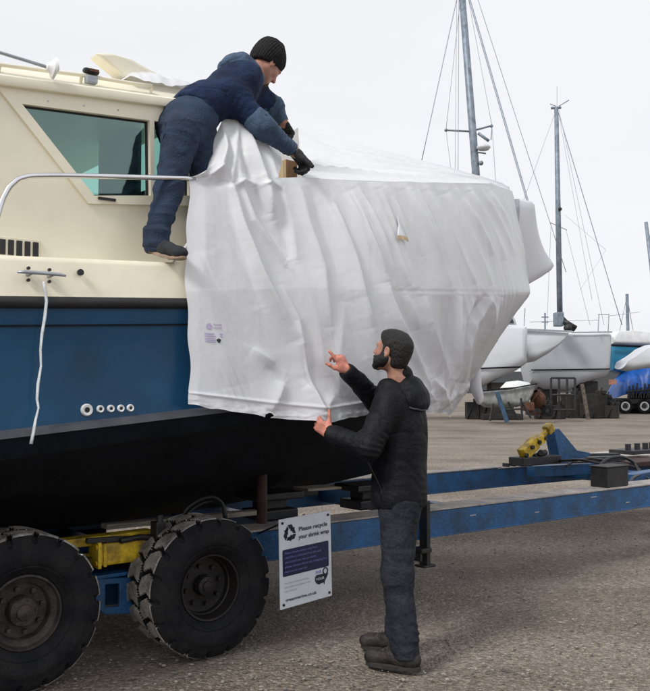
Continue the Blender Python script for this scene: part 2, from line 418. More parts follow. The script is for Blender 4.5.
def sdf_mesh(prims, res):
    pos = [p for p in prims if p['op'] == '+']
    lo = np.min([p['c']-p['R'] for p in pos], 0)-3*res; hi = np.max([p['c']+p['R'] for p in pos], 0)+3*res
    n = np.ceil((hi-lo)/res).astype(int)+1
    V = np.full(n, 9.0, np.float32); B = 20
    for i in range(0, n[0], B):
        for j in range(0, n[1], B):
            for k in range(0, n[2], B):
                e = np.minimum([i+B, j+B, k+B], n)
                c = lo+res*(np.array([i, j, k])+e-1)/2; br = np.linalg.norm((e-[i, j, k])*res)/2
                act = [p for p in prims if p['c'] is None or np.linalg.norm(p['c']-c)-p['R'] < br+p['k']+2*res]
                if not any(p['op'] == '+' for p in act): continue
                g = np.stack(np.meshgrid(*[lo[q]+res*np.arange([i, j, k][q], e[q]) for q in range(3)], indexing='ij'), -1)
                V[i:e[0], j:e[1], k:e[2]] = sdf_eval(act, g)
    ins = V < 0
    s = np.zeros(np.array(n)-1, np.int8)
    cs = [(a, b, c) for a in (0, 1) for b in (0, 1) for c in (0, 1)]
    for (a, b, c) in cs: s += ins[a:n[0]-1+a, b:n[1]-1+b, c:n[2]-1+c]
    act = (s > 0) & (s < 8); idx = np.full(act.shape, -1, np.int64); I = np.argwhere(act); idx[act] = np.arange(len(I))
    acc = np.zeros((len(I), 3)); cnt = np.zeros(len(I))
    for a in cs:
        for ax in range(3):
            if a[ax]: continue
            b = list(a); b[ax] = 1
            va = V[I[:, 0]+a[0], I[:, 1]+a[1], I[:, 2]+a[2]]; vb = V[I[:, 0]+b[0], I[:, 1]+b[1], I[:, 2]+b[2]]
            m = (va < 0) != (vb < 0); t = np.where(m, va/(va-vb+1e-12), 0)
            p = np.array(a, float)[None].repeat(len(I), 0); p[:, ax] = t
            acc += p*m[:, None]; cnt += m
    P = lo+res*(I+acc/cnt[:, None])
    F = []
    for ax in range(3):
        o1, o2 = [(1, 2), (2, 0), (0, 1)][ax]
        sl0 = [slice(1, n[q]-1) for q in range(3)]; sl0[ax] = slice(0, n[ax]-1)
        sl1 = list(sl0); sl1[ax] = slice(1, n[ax])
        A = ins[tuple(sl0)]; Bm = ins[tuple(sl1)]; ch = A != Bm
        E = np.argwhere(ch); base = E.copy()
        for q in range(3):
            if q != ax: base[:, q] += 1
        def cell(d1, d2):
            c = base.copy(); c[:, o1] += d1; c[:, o2] += d2; return idx[c[:, 0], c[:, 1], c[:, 2]]
        q = np.stack([cell(-1, -1), cell(0, -1), cell(0, 0), cell(-1, 0)], 1)
        fl = ~A[ch]; q[fl] = q[fl][:, ::-1]
        F.append(q)
    F = np.concatenate(F); F = F[(F >= 0).all(1)]
    return P, F
def vnormals(P, F):
    a = P[F[:, 2]]-P[F[:, 0]]; b = P[F[:, 3]]-P[F[:, 1]]; fn = np.cross(a, b)
    N = np.zeros_like(P)
    for i in range(4): np.add.at(N, F[:, i], fn)
    return N/(np.linalg.norm(N, axis=1)[:, None]+1e-12)
def sdf_obj(name, prims, res, m, parent, disp=None, smooth=2, tint=None):
    P, F = sdf_mesh(prims, res)
    for _ in range(smooth):                # light laplacian to remove grid steps
        A = np.zeros_like(P); C = np.zeros(len(P))
        for i in range(4):
            j = (i+1) % 4
            np.add.at(A, F[:, i], P[F[:, j]]); np.add.at(C, F[:, i], 1); np.add.at(A, F[:, j], P[F[:, i]]); np.add.at(C, F[:, j], 1)
        P = P*.4+.6*A/np.maximum(C, 1)[:, None]
    if disp is not None:
        N = vnormals(P, F); P = P+N*disp(P, N)[:, None]
    org = ORG[parent.name][0]
    me = bpy.data.meshes.new(name)
    me.vertices.add(len(P)); me.vertices.foreach_set('co', (P-org).astype(np.float32).ravel())
    me.loops.add(F.size); me.loops.foreach_set('vertex_index', F.ravel().astype(np.int32))
    me.polygons.add(len(F)); me.polygons.foreach_set('loop_start', np.arange(0, F.size, 4, dtype=np.int32))
    me.polygons.foreach_set('use_smooth', np.ones(len(F), bool))
    for mm in (m if isinstance(m, (list, tuple)) else [m]): me.materials.append(mm)
    if tint is not None:
        c = P[F].mean(1); k = np.zeros(len(F), np.int32)
        for (q, r_) in tint: k[np.linalg.norm(c-np.array(q), axis=1) < r_] = 1
        me.polygons.foreach_set('material_index', k)
    me.update(calc_edges=True); me.validate()
    o = bpy.data.objects.new(name, me); COL.objects.link(o); o.parent = parent; ORG[o.name] = (org, 'w')
    return o, P, F
def surf_line(name, pts, P, F, m, parent, r=.0022, n=40, closed=False):
    bv_ = BVHTree.FromPolygons([Vector(v) for v in P], [tuple(int(i) for i in f) for f in F])
    pts = np.array(pts, float); x = np.linspace(0, len(pts)-1, n); Q = np.stack([np.interp(x, range(len(pts)), pts[:, k]) for k in range(3)], 1)
    out = []
    for q in Q:
        c, nn, i, d = bv_.find_nearest(Vector(q))
        if c is not None: out.append(np.array(c)+np.array(nn)*r*.2)
    out = np.array(out)
    for _ in range(2): out[1:-1] = (out[:-2]+2*out[1:-1]+out[2:])/4
    mb = MB(); mb.tube(out, r, 6); return mb.build(name, m, parent, smooth=True)
def xf(base, A, p):                        # local (right, forward, up) -> world ; A rows = axes
    return np.array(base)+np.array(p, float)@np.array(A)
def axes(fwd, up):
    f = unit(fwd); u = np.array(up, float); u = unit(u-f*(u@f)); r = np.cross(f, u); return np.array([r, f, u])
def head_prims(c, A, neck):
    X = lambda *p: xf(c, A, p); L = []
    E = lambda p, r, k=.02, op='+': L.append(ell(X(*p), r, A, k, op))
    C = lambda p, q, a, b, k=.01, op='+': L.append(cone(X(*p), X(*q), a, b, k, op))
    E((0, -.014, .040), (.074, .094, .080))
    E((0, .030, -.012), (.062, .064, .082), .03)
    E((0, .036, -.070), (.046, .046, .038), .03)
    C((-.014, .074, -.094), (.014, .074, -.094), .017, .017, .02)
    C((-.052, -.002, -.052), (-.03, .06, -.088), .018, .015, .03); C((.052, -.002, -.052), (.03, .06, -.088), .018, .015, .03)
    E((-.040, .060, -.022), (.022, .024, .022)); E((.040, .060, -.022), (.022, .024, .022))
    C((-.036, .080, .026), (.036, .080, .026), .011, .011, .018)
    E((-.031, .100, .006), (.015, .016, .012), .012, '-'); E((.031, .100, .006), (.015, .016, .012), .012, '-')
    C((0, .088, .018), (0, .110, -.020), .008, .012, .012)
    E((-.012, .098, -.026), (.009, .010, .008), .008); E((.012, .098, -.026), (.009, .010, .008), .008)
    C((-.020, .086, -.050), (.020, .086, -.050), .008, .008, .008); C((-.016, .086, -.062), (.016, .086, -.062), .008, .008, .006)
    C((-.026, .098, -.056), (.026, .098, -.056), .002, .002, .004, '-')
    for s in (-1, 1):
        E((s*.074, -.004, -.004), (.010, .019, .031), .008); E((s*.083, .000, .000), (.006, .010, .017), .006, '-')
        C((s*.078, .0, -.03), (s*.074, .006, -.034), .007, .006, .006)
    L.append(cone(X(0, -.018, -.045), neck, .052, .056, .03))
    return L
def eyes(c, A, parent):
    for s in (-1, 1):
        mb = MB(); mb.ball(xf(c, A, (s*.031, .0765, .005)), .0122, 16, 10); mb.build('eye', M['eye'], parent, smooth=True)
        m2 = MB(); m2.ball(xf(c, A, (s*.031, .0855, .004)), .0055, 12, 8); m2.build('iris', M['black'], parent, smooth=True)
def hand_prims(wr, fwd, palm, side, curl=(.4, .45, .5, .55), thumb=.5, spread=.12, sc=1.0, fat=0.0, wr_r=.026, thumb_up=0.0):
    """wr wrist; fwd towards the fingers; palm = palm normal; side=+1 thumb on the +lateral side"""
    f = unit(fwd); p = np.array(palm, float); p = unit(p-f*(p@f)); l = np.cross(p, f)*side; wr = np.array(wr, float); L = []
    X = lambda a, b, c: wr+sc*(a*l+b*f+c*p)
    r = lambda x: x*sc+fat
    L.append(cone(X(0, -.04, 0), X(0, .012, 0), wr_r+fat, r(.024), .02))
    for a in (-.026, -.009, .009, .026):
        L.append(cone(X(a*.75, .015, 0), X(a, .082, 0), r(.0150), r(.0115), .012))
    L.append(cone(X(.020, .022, .008), X(.030, .050, .010), r(.017), r(.013), .018))
    lens = (.070, .080, .076, .060); bx = (.028, .0095, -.009, -.027)
    for i in range(4):
        a0 = curl[i]; base = X(bx[i], .084-.003*abs(i-1), 0); ang = 0; q = base; ln = lens[i]
        sp = spread*(1.2-i)*.6
        rr = (.0098, .0092, .0085, .0076) if i < 3 else (.0086, .008, .0073, .0066)
        for j, fr in enumerate((.46, .30, .24)):
            ang += a0*(1.0, 1.15, .75)[j]
            d = math.cos(ang)*(f*math.cos(sp)+l*math.sin(sp))+math.sin(ang)*p
            q2 = q+d*ln*fr*sc; L.append(cone(q, q2, r(rr[j]), r(rr[j+1]), .005)); q = q2
    b = X(.026, .028, .010); d1 = unit(l*.75+f*.65+p*(.15+thumb*.3)); q = b+d1*.036*sc; L.append(cone(b, q, r(.0145), r(.0115), .014))
    d2 = unit(l*(.55-.5*thumb)+f*.8+p*(thumb*.7)+l*thumb_up); q2 = q+d2*.033*sc; L.append(cone(q, q2, r(.0112), r(.010), .006))
    d3 = unit(d2+p*thumb*.3); L.append(cone(q2, q2+d3*.024*sc, r(.010), r(.0082), .005))
    return L
def folds(amp, sc, seed=0.0, st=(1, 1, 1), joints=()):
    def f(P, N):
        Q = P*sc*np.array(st)+seed
        w = .35*np.stack([vnoise(Q*.7+3), vnoise(Q*.7+9), vnoise(Q*.7+17)], -1)
        d = amp*(.45*ridge(Q+w, 2)+.6*vnoise(Q*.5))
        Q2 = Q*np.array([1.0, 1.0, 1.5])*1.15+w*1.6+11; d = d-amp*.55*np.exp(-(vnoise(Q2*.8)/.13)**2)*np.clip(.5+1.5*vnoise(Q2*.5+5), 0, 1)+amp*.25*vnoise(Q2*1.7+2)
        for (c, ax, r, a, n) in joints:    # tight creases across a bend
            v = P-np.array(c); ax = unit(ax); h = v@ax; m = np.exp(-(np.linalg.norm(v, axis=1)/r)**2)
            w_ = np.sin(h*n*.7+5.0*vnoise(P*7+seed)); d = d+.8*a*m*(1.2-2*np.abs(w_)**.8)*(.4+.6*np.abs(vnoise(P*6+seed+3))*2)
        return d
    return f
# ================================================================== ground
def make_ground_mesh():
    def axis(lim, n, c=0.0, d0=.12, g=1.07):
        a = [0.0]; d = d0
        while a[-1] < lim: a.append(a[-1]+d); d *= g if a[-1] > 6 else 1.0
        a = np.array(a); return np.concatenate([-a[:0:-1], a])+c
    xs = axis(900, 0, 0); ys = axis(900, 0, 7)
    X, Y = np.meshgrid(xs, ys, indexing='ij')
    P3 = np.stack([X, Y, X*0], -1)
    r = np.hypot(X, Y-7); fade = np.exp(-(r/30)**2)
    Z = fade*(.018*fbm(P3*.45, 3)+.007*vnoise(P3*2.3))-.012
    mb = MB(); mb.grid(np.stack([X, Y, Z], -1))
    o = mb.build('ground', M['ground'], None, smooth=True, frame='w'); tag(o, kind='structure')
    return o
make_ground_mesh()
def make_pebbles():
    import bmesh
    bm = bmesh.new(); bmesh.ops.create_icosphere(bm, subdivisions=1, radius=1); T = np.array([v.co for v in bm.verts]); TF = [tuple(v.index for v in f.verts) for f in bm.faces]; bm.free()
    R = np.random.RandomState(5); n = 9000
    Y = 3.6+8.5*R.rand(n)**1.6; X = (R.rand(n)-.5)*(Y*.86+.6)
    s = .0035+.0085*R.rand(n)**3.2
    V = []; F = []
    for i in range(n):
        q = T*s[i]*(1+.5*(R.rand(3)-.5)); a = R.rand()*6.28; c, d = math.cos(a), math.sin(a)
        q = q@np.array([[c, d, 0], [-d, c, 0], [0, 0, 1]])*np.array([1.2, .9, .65])+[X[i], Y[i], s[i]*.1-.006]
        b = len(V); V.extend(map(tuple, q)); F.extend([(f[0]+b, f[1]+b, f[2]+b) for f in TF])
    me = bpy.data.meshes.new('gravel'); me.from_pydata(V, [], F)
    m = mat('loose stones', (.30, .27, .23), .9, var=.3, vscale=16, col2=(.10, .095, .09), detail=2); me.materials.append(m)
    o = bpy.data.objects.new('gravel', me); COL.objects.link(o); tag(o, 'small loose pale and dark stones scattered over the compacted yard surface', 'gravel', kind='stuff'); ORG[o.name] = (np.zeros(3), 'w')
make_pebbles()
# ================================================================== boat
TC = 1.40
def hb_gun(s): return 1.72*(1-max(0, (s-.8)/3.75)**2)
boat = thing('motor_yacht', 'large cream and navy motor yacht sitting on the blue trailer with its bow being wrapped', 'motor boat', (-1.5, 1.4, .6))
# levels of the hull: (end s, half-beam fn, z fn)
lev = [
    (4.47, lambda s: 1.69*(1-max(0, (s-.8)/3.67)**2), lambda s: 1.995+.048*s+(.012*s*s if s > 0 else 0)),
    (3.75, lambda s: 1.69*(1-max(0, (s-.6)/3.15)**2), lambda s: 1.40+.042+.085*s),
    (3.72, lambda s: 1.69*(1-max(0, (s-.6)/3.12)**2), lambda s: 1.40+.085*s),
    (3.40, lambda s: 1.63*(1-max(0, (s-.5)/2.9)**2), lambda s: 1.315+.10*s),
    (3.15, lambda s: 1.30*(1-max(0, (s-.2)/2.95)**2), lambda s: 1.02+.07*max(s, 0)**1.3),
    (2.85, lambda s: .62*(1-max(0, (s-.2)/2.65)**2), lambda s: .78+.06*max(s, 0)**1.4),
    (2.70, lambda s: 0.0, lambda s: .60+.05*max(s, 0)**1.5)]
A_ = np.concatenate([np.linspace(0, .55, 14, endpoint=False), np.linspace(.55, 1, 46)])
def lvl(i, side, ds=0.0):
    IN = lambda s: .055*min(1, max(0, (s-.15)/.5))
    e, hb, zf = lev[i]; out = []
    for a in A_:
        s = -7+(e+7)*a; out.append((s, TC-side*(max(0, hb(s)+ds*min(1, max(0, 1.2-s))-IN(s)) if a < 1 else 0), zf(s)))
    return np.array(out)
for i in (0, 1, 2, 3, 4, 5): pass
hull = MB(); bot = MB(); band = MB()
for side in (1, -1):
    a, b = lvl(0, side), lvl(1, side); g = np.stack([a*(1-w)+b*w-np.array([0, side*-.012*math.sin(math.pi*w), 0]) for w in np.linspace(0, 1, 8)], 1); hull.grid(g if side > 0 else g[:, ::-1])
    g = np.stack([lvl(2, side), lvl(3, side)], 1); band.grid(g if side > 0 else g[:, ::-1])
    g = np.stack([lvl(3, side), lvl(4, side), lvl(5, side), lvl(6, side)], 1); bot.grid(g if side > 0 else g[:, ::-1])
    # transom half
tr = [lvl(i, 1)[0] for i in range(7)]+[lvl(i, -1)[0] for i in range(5, -1, -1)]
hull.add(tr, [tuple(range(len(tr)))])
o_hull = hull.build('hull', M['blue_hull'], boat, smooth=True, weld=True, angle=40)
band.build('lower_band', M['navyband'], boat, smooth=True, weld=True, angle=40)
o_bot = bot.build('hull_bottom', M['bottom'], boat, smooth=True, weld=True, angle=30)
st = MB()
for side in (1, -1):
    p1 = lvl(1, side, .002); p1b = lvl(1, side, .03); p2b = lvl(2, side, .034); p2 = lvl(2, side, .002)
    p1b[:, 2] -= .012; p2b[:, 2] += .004
    st.grid(np.stack([p1, p1b, p2b, p2], 1))
st.build('strake', M['strake'], boat, smooth=True, angle=30)
rr = MB()
for side in (1, -1):
    q = []
    for (dt, dz) in ((0, .018), (.022, .014), (.034, 0), (.034, -.02), (.02, -.036), (0, -.038)):
        l = lvl(0, side, dt); l[:, 2] += dz; q.append(l)
    rr.grid(np.stack(q, 1))
rr.build('rub_rail', M['rubber'], boat, smooth=True)
ln = MB()
l1 = lvl(0, 1, .0015); l1[:, 2] -= .115; l2 = l1.copy(); l2[:, 2] -= .01; l1[:, 1] -= .004; l2[:, 1] -= .004
ln.grid(np.stack([l1, l2], 1)[:44]); ln.build('hull_line', M['navyband'], boat)
# cream bulwark + side deck + cabin
ZD = lambda s: 2.168+.045*(s+.8)
bw = MB()
sA = np.concatenate([np.linspace(-7, -1.6, 12), np.linspace(-1.5, 3.9, 50)])
def bul(side):
    rows = []
    for s in sA:
        h = 1.69*(1-max(0, (s-.8)/3.67)**2)-.055*min(1, max(0, (s-.15)/.5)); z0 = lev[0][2](s)+.016; z1 = ZD(s)
        rows.append([(s, TC-side*(h+.0), z0), (s, TC-side*(h-.006), z0+.02), (s, TC-side*(h-.022), z1-.03), (s, TC-side*(h-.03), z1-.012), (s, TC-side*(h-.045), z1-.002), (s, TC-side*(h-.07), z1), (s, TC-side*max(h-.36, .0), z1+.004)])
    return np.array(rows)
for side in (1, -1):
    g = bul(side); bw.grid(g if side > 0 else g[:, ::-1])
bw.build('deck_moulding', M['cream_dirty'], boat, smooth=True, angle=50)
dk = MB(); dk.grid(np.array([[(s, TC-k*max(0, 1.69*(1-max(0, (s-.8)/3.67)**2)-.3), ZD(s)+.012+.03*(1-abs(k))) for k in np.linspace(1, -1, 9)] for s in sA])); dk.build('deck', M['cream'], boat, smooth=True)
# cabin side: outline in (s,z), at t = .055
TW = .055
def cz(p, t=TW): return [tuple(on_t(u, v, t)[[0, 2]]) for (u, v) in p]
glass1 = cz([(21, 104.5), (148.5, 121), (149.5, 196), (93, 196)])
glass2 = cz([(153, 121.5), (188, 126), (188, 196), (153, 196)])
frame_o = cz([(-8, 82), (193, 110), (193, 206), (88, 204)])
zt = lambda s: 3.035+.070*(s+1.1)
CE = on_t(195, 200, TW)[0]
outer = [(-6.0, 2.10), (CE, 2.20), (CE, zt(CE)), (-6.0, zt(-6.0)+.1)]
w0 = (-5.4, 2.55); 
gl_aft = [(-4.9, 2.60), (-1.55, 2.62), (-2.0, 3.0), (-4.9, 2.98)]
cab = MB()
for side in (1, -1):
    tt = (lambda t: t) if side > 0 else (lambda t: 2*TC-t)
    cab.plate(outer, [frame_o and [tuple(p) for p in glass1], glass2, gl_aft], lambda a, b: (a, tt(TW), b), lambda a, b: (a, tt(TW+.05), b))
cab.box2((CE-.05, TW+.055, 2.2), (CE, 2*TC-TW-.055, 2.72)); cab.box2((-6, TW+.055, 2.1), (-5.95, 2*TC-TW-.055, 3.0))
cab.build('cabin', M['cream'], boat)
# raised window surround
for side in (1, -1):
    fr = MB(); tt = (lambda t: t) if side > 0 else (lambda t: 2*TC-t)
    fr.plate(frame_o, [glass1, glass2], lambda a, b: (a, tt(TW-.016), b), lambda a, b: (a, tt(TW-.001), b))
    fr.build('window_surround', M['cream'], boat, bevel=.005)
def scale_poly(P, k):
    c = np.mean(P, 0); return [tuple(c+(np.array(p)-c)*k) for p in P]
for nm, g in (('window', glass1), ('window', glass2)):
    for side in (1, -1):
        tt = (lambda t: t) if side > 0 else (lambda t: 2*TC-t)
        m = MB(); m.plate(scale_poly(g, 1.012), [scale_poly(g, .965)], lambda a, b: (a, tt(TW+.012), b), lambda a, b: (a, tt(TW+.03), b)); w = m.build(nm, M['rubber'], boat)
        p = MB(); p.plate(scale_poly(g, .99), [], lambda a, b: (a, tt(TW+.019), b), lambda a, b: (a, tt(TW+.024), b)); sub(w, p, 'pane', M['glass'])
m = MB(); m.plate(scale_poly(gl_aft, 1.0), [], lambda a, b: (a, TW+.02, b), lambda a, b: (a, TW+.026, b)); w = m.build('window', M['winglass'], boat)
# sliding-window pull, interior
m = MB(); p = on_t(107, 199, TW-.022); m.box(p, (.10, .012, .014)); m.build('window_latch', M['rubber'], boat, bevel=.003)
inn = MB(); inn.box2((-5.9, TW+.07, 2.12), (CE-.08, 2*TC-TW-.07, 2.15)); inn.build('cabin_sole', M['interior'], boat)
se = MB()
c0 = on_t(140, 152, .42)
se.box((c0[0]+.02, .75, c0[2]-.02), (.10, .48, .62)); se.box((c0[0]+.25, .75, c0[2]-.36), (.48, .46, .13)); se.box((c0[0]-.0, .75, c0[2]+.27), (.09, .30, .16))
se.cyl((c0[0]+.2, .75, 2.15), (c0[0]+.2, .75, c0[2]-.4), .05)
se.build('helm_seat', M['seat'], boat, bevel=.04)
blk = MB(); blk.box2((-1.0, 1.6, 2.15), (-.55, 2.3, 2.62)); blk.box2((CE-.25, .2, 2.15), (CE-.07, 2.5, 2.66)); blk.build('interior_locker', M['seat'], boat, bevel=.02)
# coach roof
rf = MB()
def roof_sec(s):
    z = zt(s)+(0 if s > -1.5 else 0)
    half = [(.0-.045, z-.0), (-.05, z+.012), (-.045, z+.045), (-.02, z+.06), (.05, z+.075), (.16, z+.165), (.24, z+.20), (.6, z+.235), (TC, z+.26)]
    pts = [(s, TW+dt, zz) for dt, zz in half[:-1]]+[(s, TC, half[-1][1])]
    return pts+[(s, 2*TC-p[1], p[2]) for p in pts[-2::-1]]
S = np.concatenate([np.linspace(-6.2, -1.5, 8), np.linspace(-1.3, CE+.08, 12)])
G = np.array([roof_sec(s) for s in S]); rf.grid(G)
e = G[-1].copy(); mid = e.copy(); mid[:, 0] += .05; mid[:, 2] -= .035; low = e.copy(); low[:, 2] = zt(CE+.08); rf.grid(np.stack([e, mid, low]))
un = np.array([[(s, t, zt(s)) for t in np.linspace(TW-.045, 2*TC-TW+.045, 8)] for s in S]); rf.grid(un[:, ::-1])
rf.build('coach_roof', M['cream'], boat, smooth=True, angle=35)
# grab rail along the roof edge
gr = MB(); gp = [on_t(u, v, .12)+np.array([0, 0, .0]) for (u, v) in ((-60, 54), (0, 64.5), (45, 70.5), (82, 75), (130, 83), (152, 86))]
gr.tube(gp, .011, 8)
for q in gp[1::2]: gr.tube([q, q+np.array([0, .04, -.07])], .009, 6)
gr.build('roof_grab_rail', M['cream_dirty'], boat, smooth=True)
# horn/searchlight block on the roof
m = MB(); p = on_t(91, 80, .10); m.box(p, (.062, .045, .04)); hb = m.build('horn_base', M['alu'], boat, bevel=.006)
m = MB(); p = on_t(91, 71.5, .11); m.bar(p+[-.045, 0, .001], p+[.045, 0, -.001], .045, .028); lamp = m.build('roof_lamp', M['black'], boat, bevel=.016)
m = MB(); m.box(p+np.array([.008, -.028, 0]), (.05, .006, .014)); m.build('lamp_lens', M['rust'], boat)
# white pole with the round guard at its end
p0 = on_t(-60, 34, .05); p1 = on_t(47, 67.0, .0)
m = MB(); m.tube([p0, p1], .009, 8); pole = m.build('boat_hook', M['alu'], boat, smooth=True)
m = MB(); ax_ = (p1-p0)/np.linalg.norm(p1-p0); p2 = on_t(53, 68, -.01)
m.lathe(p2, ax_, [(-.035, .0005), (-.03, .02), (-.012, .03), (0, .052), (.012, .056), (.016, .042), (.03, .012), (.034, .0005)], 24); sub(pole, m, 'suction_cup', M['white'], smooth=True, angle=40)
# raised hatch fin on the roof
m = MB(); fin = [on_t(u, v, .30)[[0, 2]] for u, v in ((96, 52.5), (110, 52.5), (135, 60), (160, 74), (190, 92), (170, 102), (140, 100), (126, 77.5))]
m.plate([tuple(p) for p in fin], [], lambda a, b: (a, .30, b), lambda a, b: (a, .42, b)); m.build('roof_visor', M['cream'], boat, bevel=.02)
# louvred vent
vt = MB(); vs = MB(); 
va = on_t(-46, 246.5, TW-.006); vb = on_t(39, 246.5, TW-.006)
zc = (va[2]+vb[2])/2; vt.box2((va[0]-.01, TW-.014, zc-.052), (vb[0]+.006, TW-.001, zc+.052)); vpart = vt.build('vent', M['cream_dirty'], boat, bevel=.004)
nl = 10; wd = (vb[0]-va[0])/nl
for i in range(nl):
    c = va[0]+wd*(i+.5); vs.box2((c-wd*.36, TW-.019, zc-.038), (c+wd*.36, TW-.0142, zc+.038))
sub(vpart, vs, 'louvre', M['rubber'], bevel=.002)
# mooring cleat on the bulwark with fixings
TB = TC-1.69-.0
m = MB(); c = on_t(42, 274.5, TB-.04); m.tube([c+[-.115, 0, .002], c+[-.08, -.004, .006], c+[.08, -.004, .006], c+[.115, 0, .002]], [.005, .009, .009, .005], 8)
for d in (-.05, .05): m.tube([c+[d, .05, .0], c+[d, 0, .004]], .01, 8)
cl = m.build('cleat', M['alu'], boat, smooth=True)
for d in (-.05, .05):
    for z in (-.028, .028):
        q = np.array([c[0]+d, TB+.006, c[2]+z+.002]); m = MB(); m.cyl(q, q+[0, -.012, 0], .008, 10); sub(cl, m, 'screw', M['bolt'])
m = MB(); q = on_t(80, 272.5, TB+.005); m.cyl(q, q+[0, -.012, 0], .016, 16); m.build('fuel_vent', M['bolt'], boat)
for u, v in ((12, 96), (48, 101), (84, 105.5), (118, 110), (168, 116)):
    q = on_t(u, v, TW-.016 if u > 20 and v < 150 else TW); m = MB(); m.cyl(q, q+[0, -.003, 0], .0042, 10); m.build('screw', M['alu'], boat)
# skin fittings
for i, (u, v, r) in enumerate(((87, 410, .030), (100.5, 409, .0185), (111, 408.6, .0185), (121, 408.4, .0185), (130.5, 408, .0185))):
    q = on_t(u, v, TB-.004); m = MB(); m.lathe(q+[0, .01, 0], (0, -1, 0), [(0, r), (.012, r), (.018, r*.85), (.016, r*.5), (.014, r*.45)], 20)
    f = m.build('skin_fitting', M['white'], boat, smooth=True, angle=40)
    m = MB(); m.cyl(q+[0, .008, 0], q+[0, -.003, 0], r*.47, 16); sub(f, m, 'outlet', M['black'])
# bow rail
rz = MB(); pts = [on_t(u, v, -.20) for u, v in ((-14, 262), (-6, 228), (2, 200), (9, 187), (18, 179), (30, 175.8), (60, 175.4), (110, 176.5), (195, 178.6))]
P = np.array(pts); 
tt = np.linspace(0, len(P)-1, 60); P = np.stack([np.interp(tt, range(len(P)), P[:, k]) for k in range(3)], 1)
for _ in range(3): P[1:-1] = (P[:-2]+P[1:-1]*2+P[2:])/4
rz.tube(P, .0135, 10)
S2 = np.linspace(-.08, 4.1, 30); RP = [(s, TC-(1.56*(1-max(0, (s-.8)/3.5)**2)), 2.64+.11*max(s, 0)**.8*1.0+.008*s*s) for s in S2]
rz.tube([tuple(P[-1])]+RP, .0135, 10)
for s in (.9, 1.9, 2.9, 3.6):
    k = min(range(len(S2)), key=lambda i: abs(S2[i]-s)); b = RP[k]; rz.tube([b, (b[0], b[1]-.03, ZD(b[0]))], .012, 8)
rz.build('bow_rail', M['steel'], boat, smooth=True)
m = MB(); a = on_t(170, 268, -.24); b = on_t(193, 237, -.22); m.bar(a, b, .012, .030, up=(0, -1, 0)); br = m.build('rail_brace', M['white'], boat, bevel=.003)
m = MB(); m.ball(b+[-.005, -.012, .0], .014); sub(br, m, 'bolt', M['bolt'], smooth=True)
# ================================================================== hanging line
m = MB(); line = [(43, 281.5), (45, 290), (46.5, 301), (45, 316), (42, 334), (40.5, 350), (41, 366), (38, 384), (37, 399), (38.5, 408), (35.5, 420), (33.5, 432), (31, 444)]
L3 = np.array([on_t(u, v, TB-.045 if v < 412 else TB-.075) for u, v in line]); wv = [.013, .014, .015, .016, .015, .012, .011, .015, .013, .010, .013, .015, .016]
m.tube(L3, wv, 8, flat=.35)
o = m.build('mooring_line', M['strap'], None, smooth=True, org=L3[0]); tag(o, 'flat white line knotted on the hull cleat and hanging down over the navy side', 'rope')
# ================================================================== shrink-wrap cover
def hbr(s): return 1.60*(1-max(0, (s-.8)/3.5)**2)
def hbg(s): return 1.72*(1-max(0, (s-.8)/3.75)**2)
def hbb(s): return 1.78*(1-max(0, (s-.7)/2.62)**2)
def curve(s0, s1, hb, vt, n, zmin=None):
    """level curve whose height follows the table (pixel u, v) as far as it can be seen, then runs level"""
    a = np.linspace(0, 1, n); a = a*(2-a)*.35+a*.65; s = s0+(s1-s0)*a; h = np.array([hb(x) for x in s]); h[-1] = 0; t = TC-h
    w = np.array([W(x, y, 0) for x, y in zip(s, t)]); z = np.full(n, 2.3); U = np.array([p[0] for p in vt]); Vv = np.array([p[1] for p in vt])
    for _ in range(4):
        dep = w[:, 1]*math.cos(PITCH)+(z-EYE)*math.sin(PITCH); u = 325+FPX*w[:, 0]/dep
        z = EYE+w[:, 1]*np.array([rz_ry(v) for v in np.interp(u, U, Vv)])
    k = int(np.argmax(u)); 
    if k < n-1: z[k:] = z[k]+(z[k]-z[max(k-25, 0)])*np.linspace(0, 1, n-k)*.6
    return np.stack([s, t, z], 1)
def project(P):                            # frame points -> photo pixels, used only to choose where creases run
    x = O2[0]+P[..., 0]*D2[0]+P[..., 1]*N2[0]; y = O2[1]+P[..., 0]*D2[1]+P[..., 1]*N2[1]; z = P[..., 2]-EYE
    d = y*math.cos(PITCH)+z*math.sin(PITCH); return 325+FPX*x/d, 345.5-FPX*(-y*math.sin(PITCH)+z*math.cos(PITCH))/d
NC = 620
rail = curve(-.165, 4.3, hbr, [(198, 178), (230, 178.5), (300, 178), (400, 182), (490, 183.5), (512, 191)], NC)
gunw = curve(-.225, 4.55, hbg, [(190, 292), (300, 288), (400, 291), (531, 292)], NC)
bott = curve(-.255, 3.32, hbb, [(185, 405), (265, 417), (318, 423), (352, 418), (376, 412), (430, 415), (457, 412)], NC)
NR1, NR2 = 170, 170
NG = 80
kg = int(np.argmax(project(rail)[0] > 276)); NC_ = NC
tu = [(206, 172, -.17), (210, 156, -.12), (213, 140, -.06), (220, 122, .0), (235, 115, .03), (250, 118, .08), (262, 128, .15), (276, 141, .20)]
tp = np.array([on_t(*p) for p in tu]); xx = np.linspace(0, len(tp)-1, kg+1); tp = np.stack([np.interp(xx, range(len(tp)), tp[:, k]) for k in range(3)], 1)
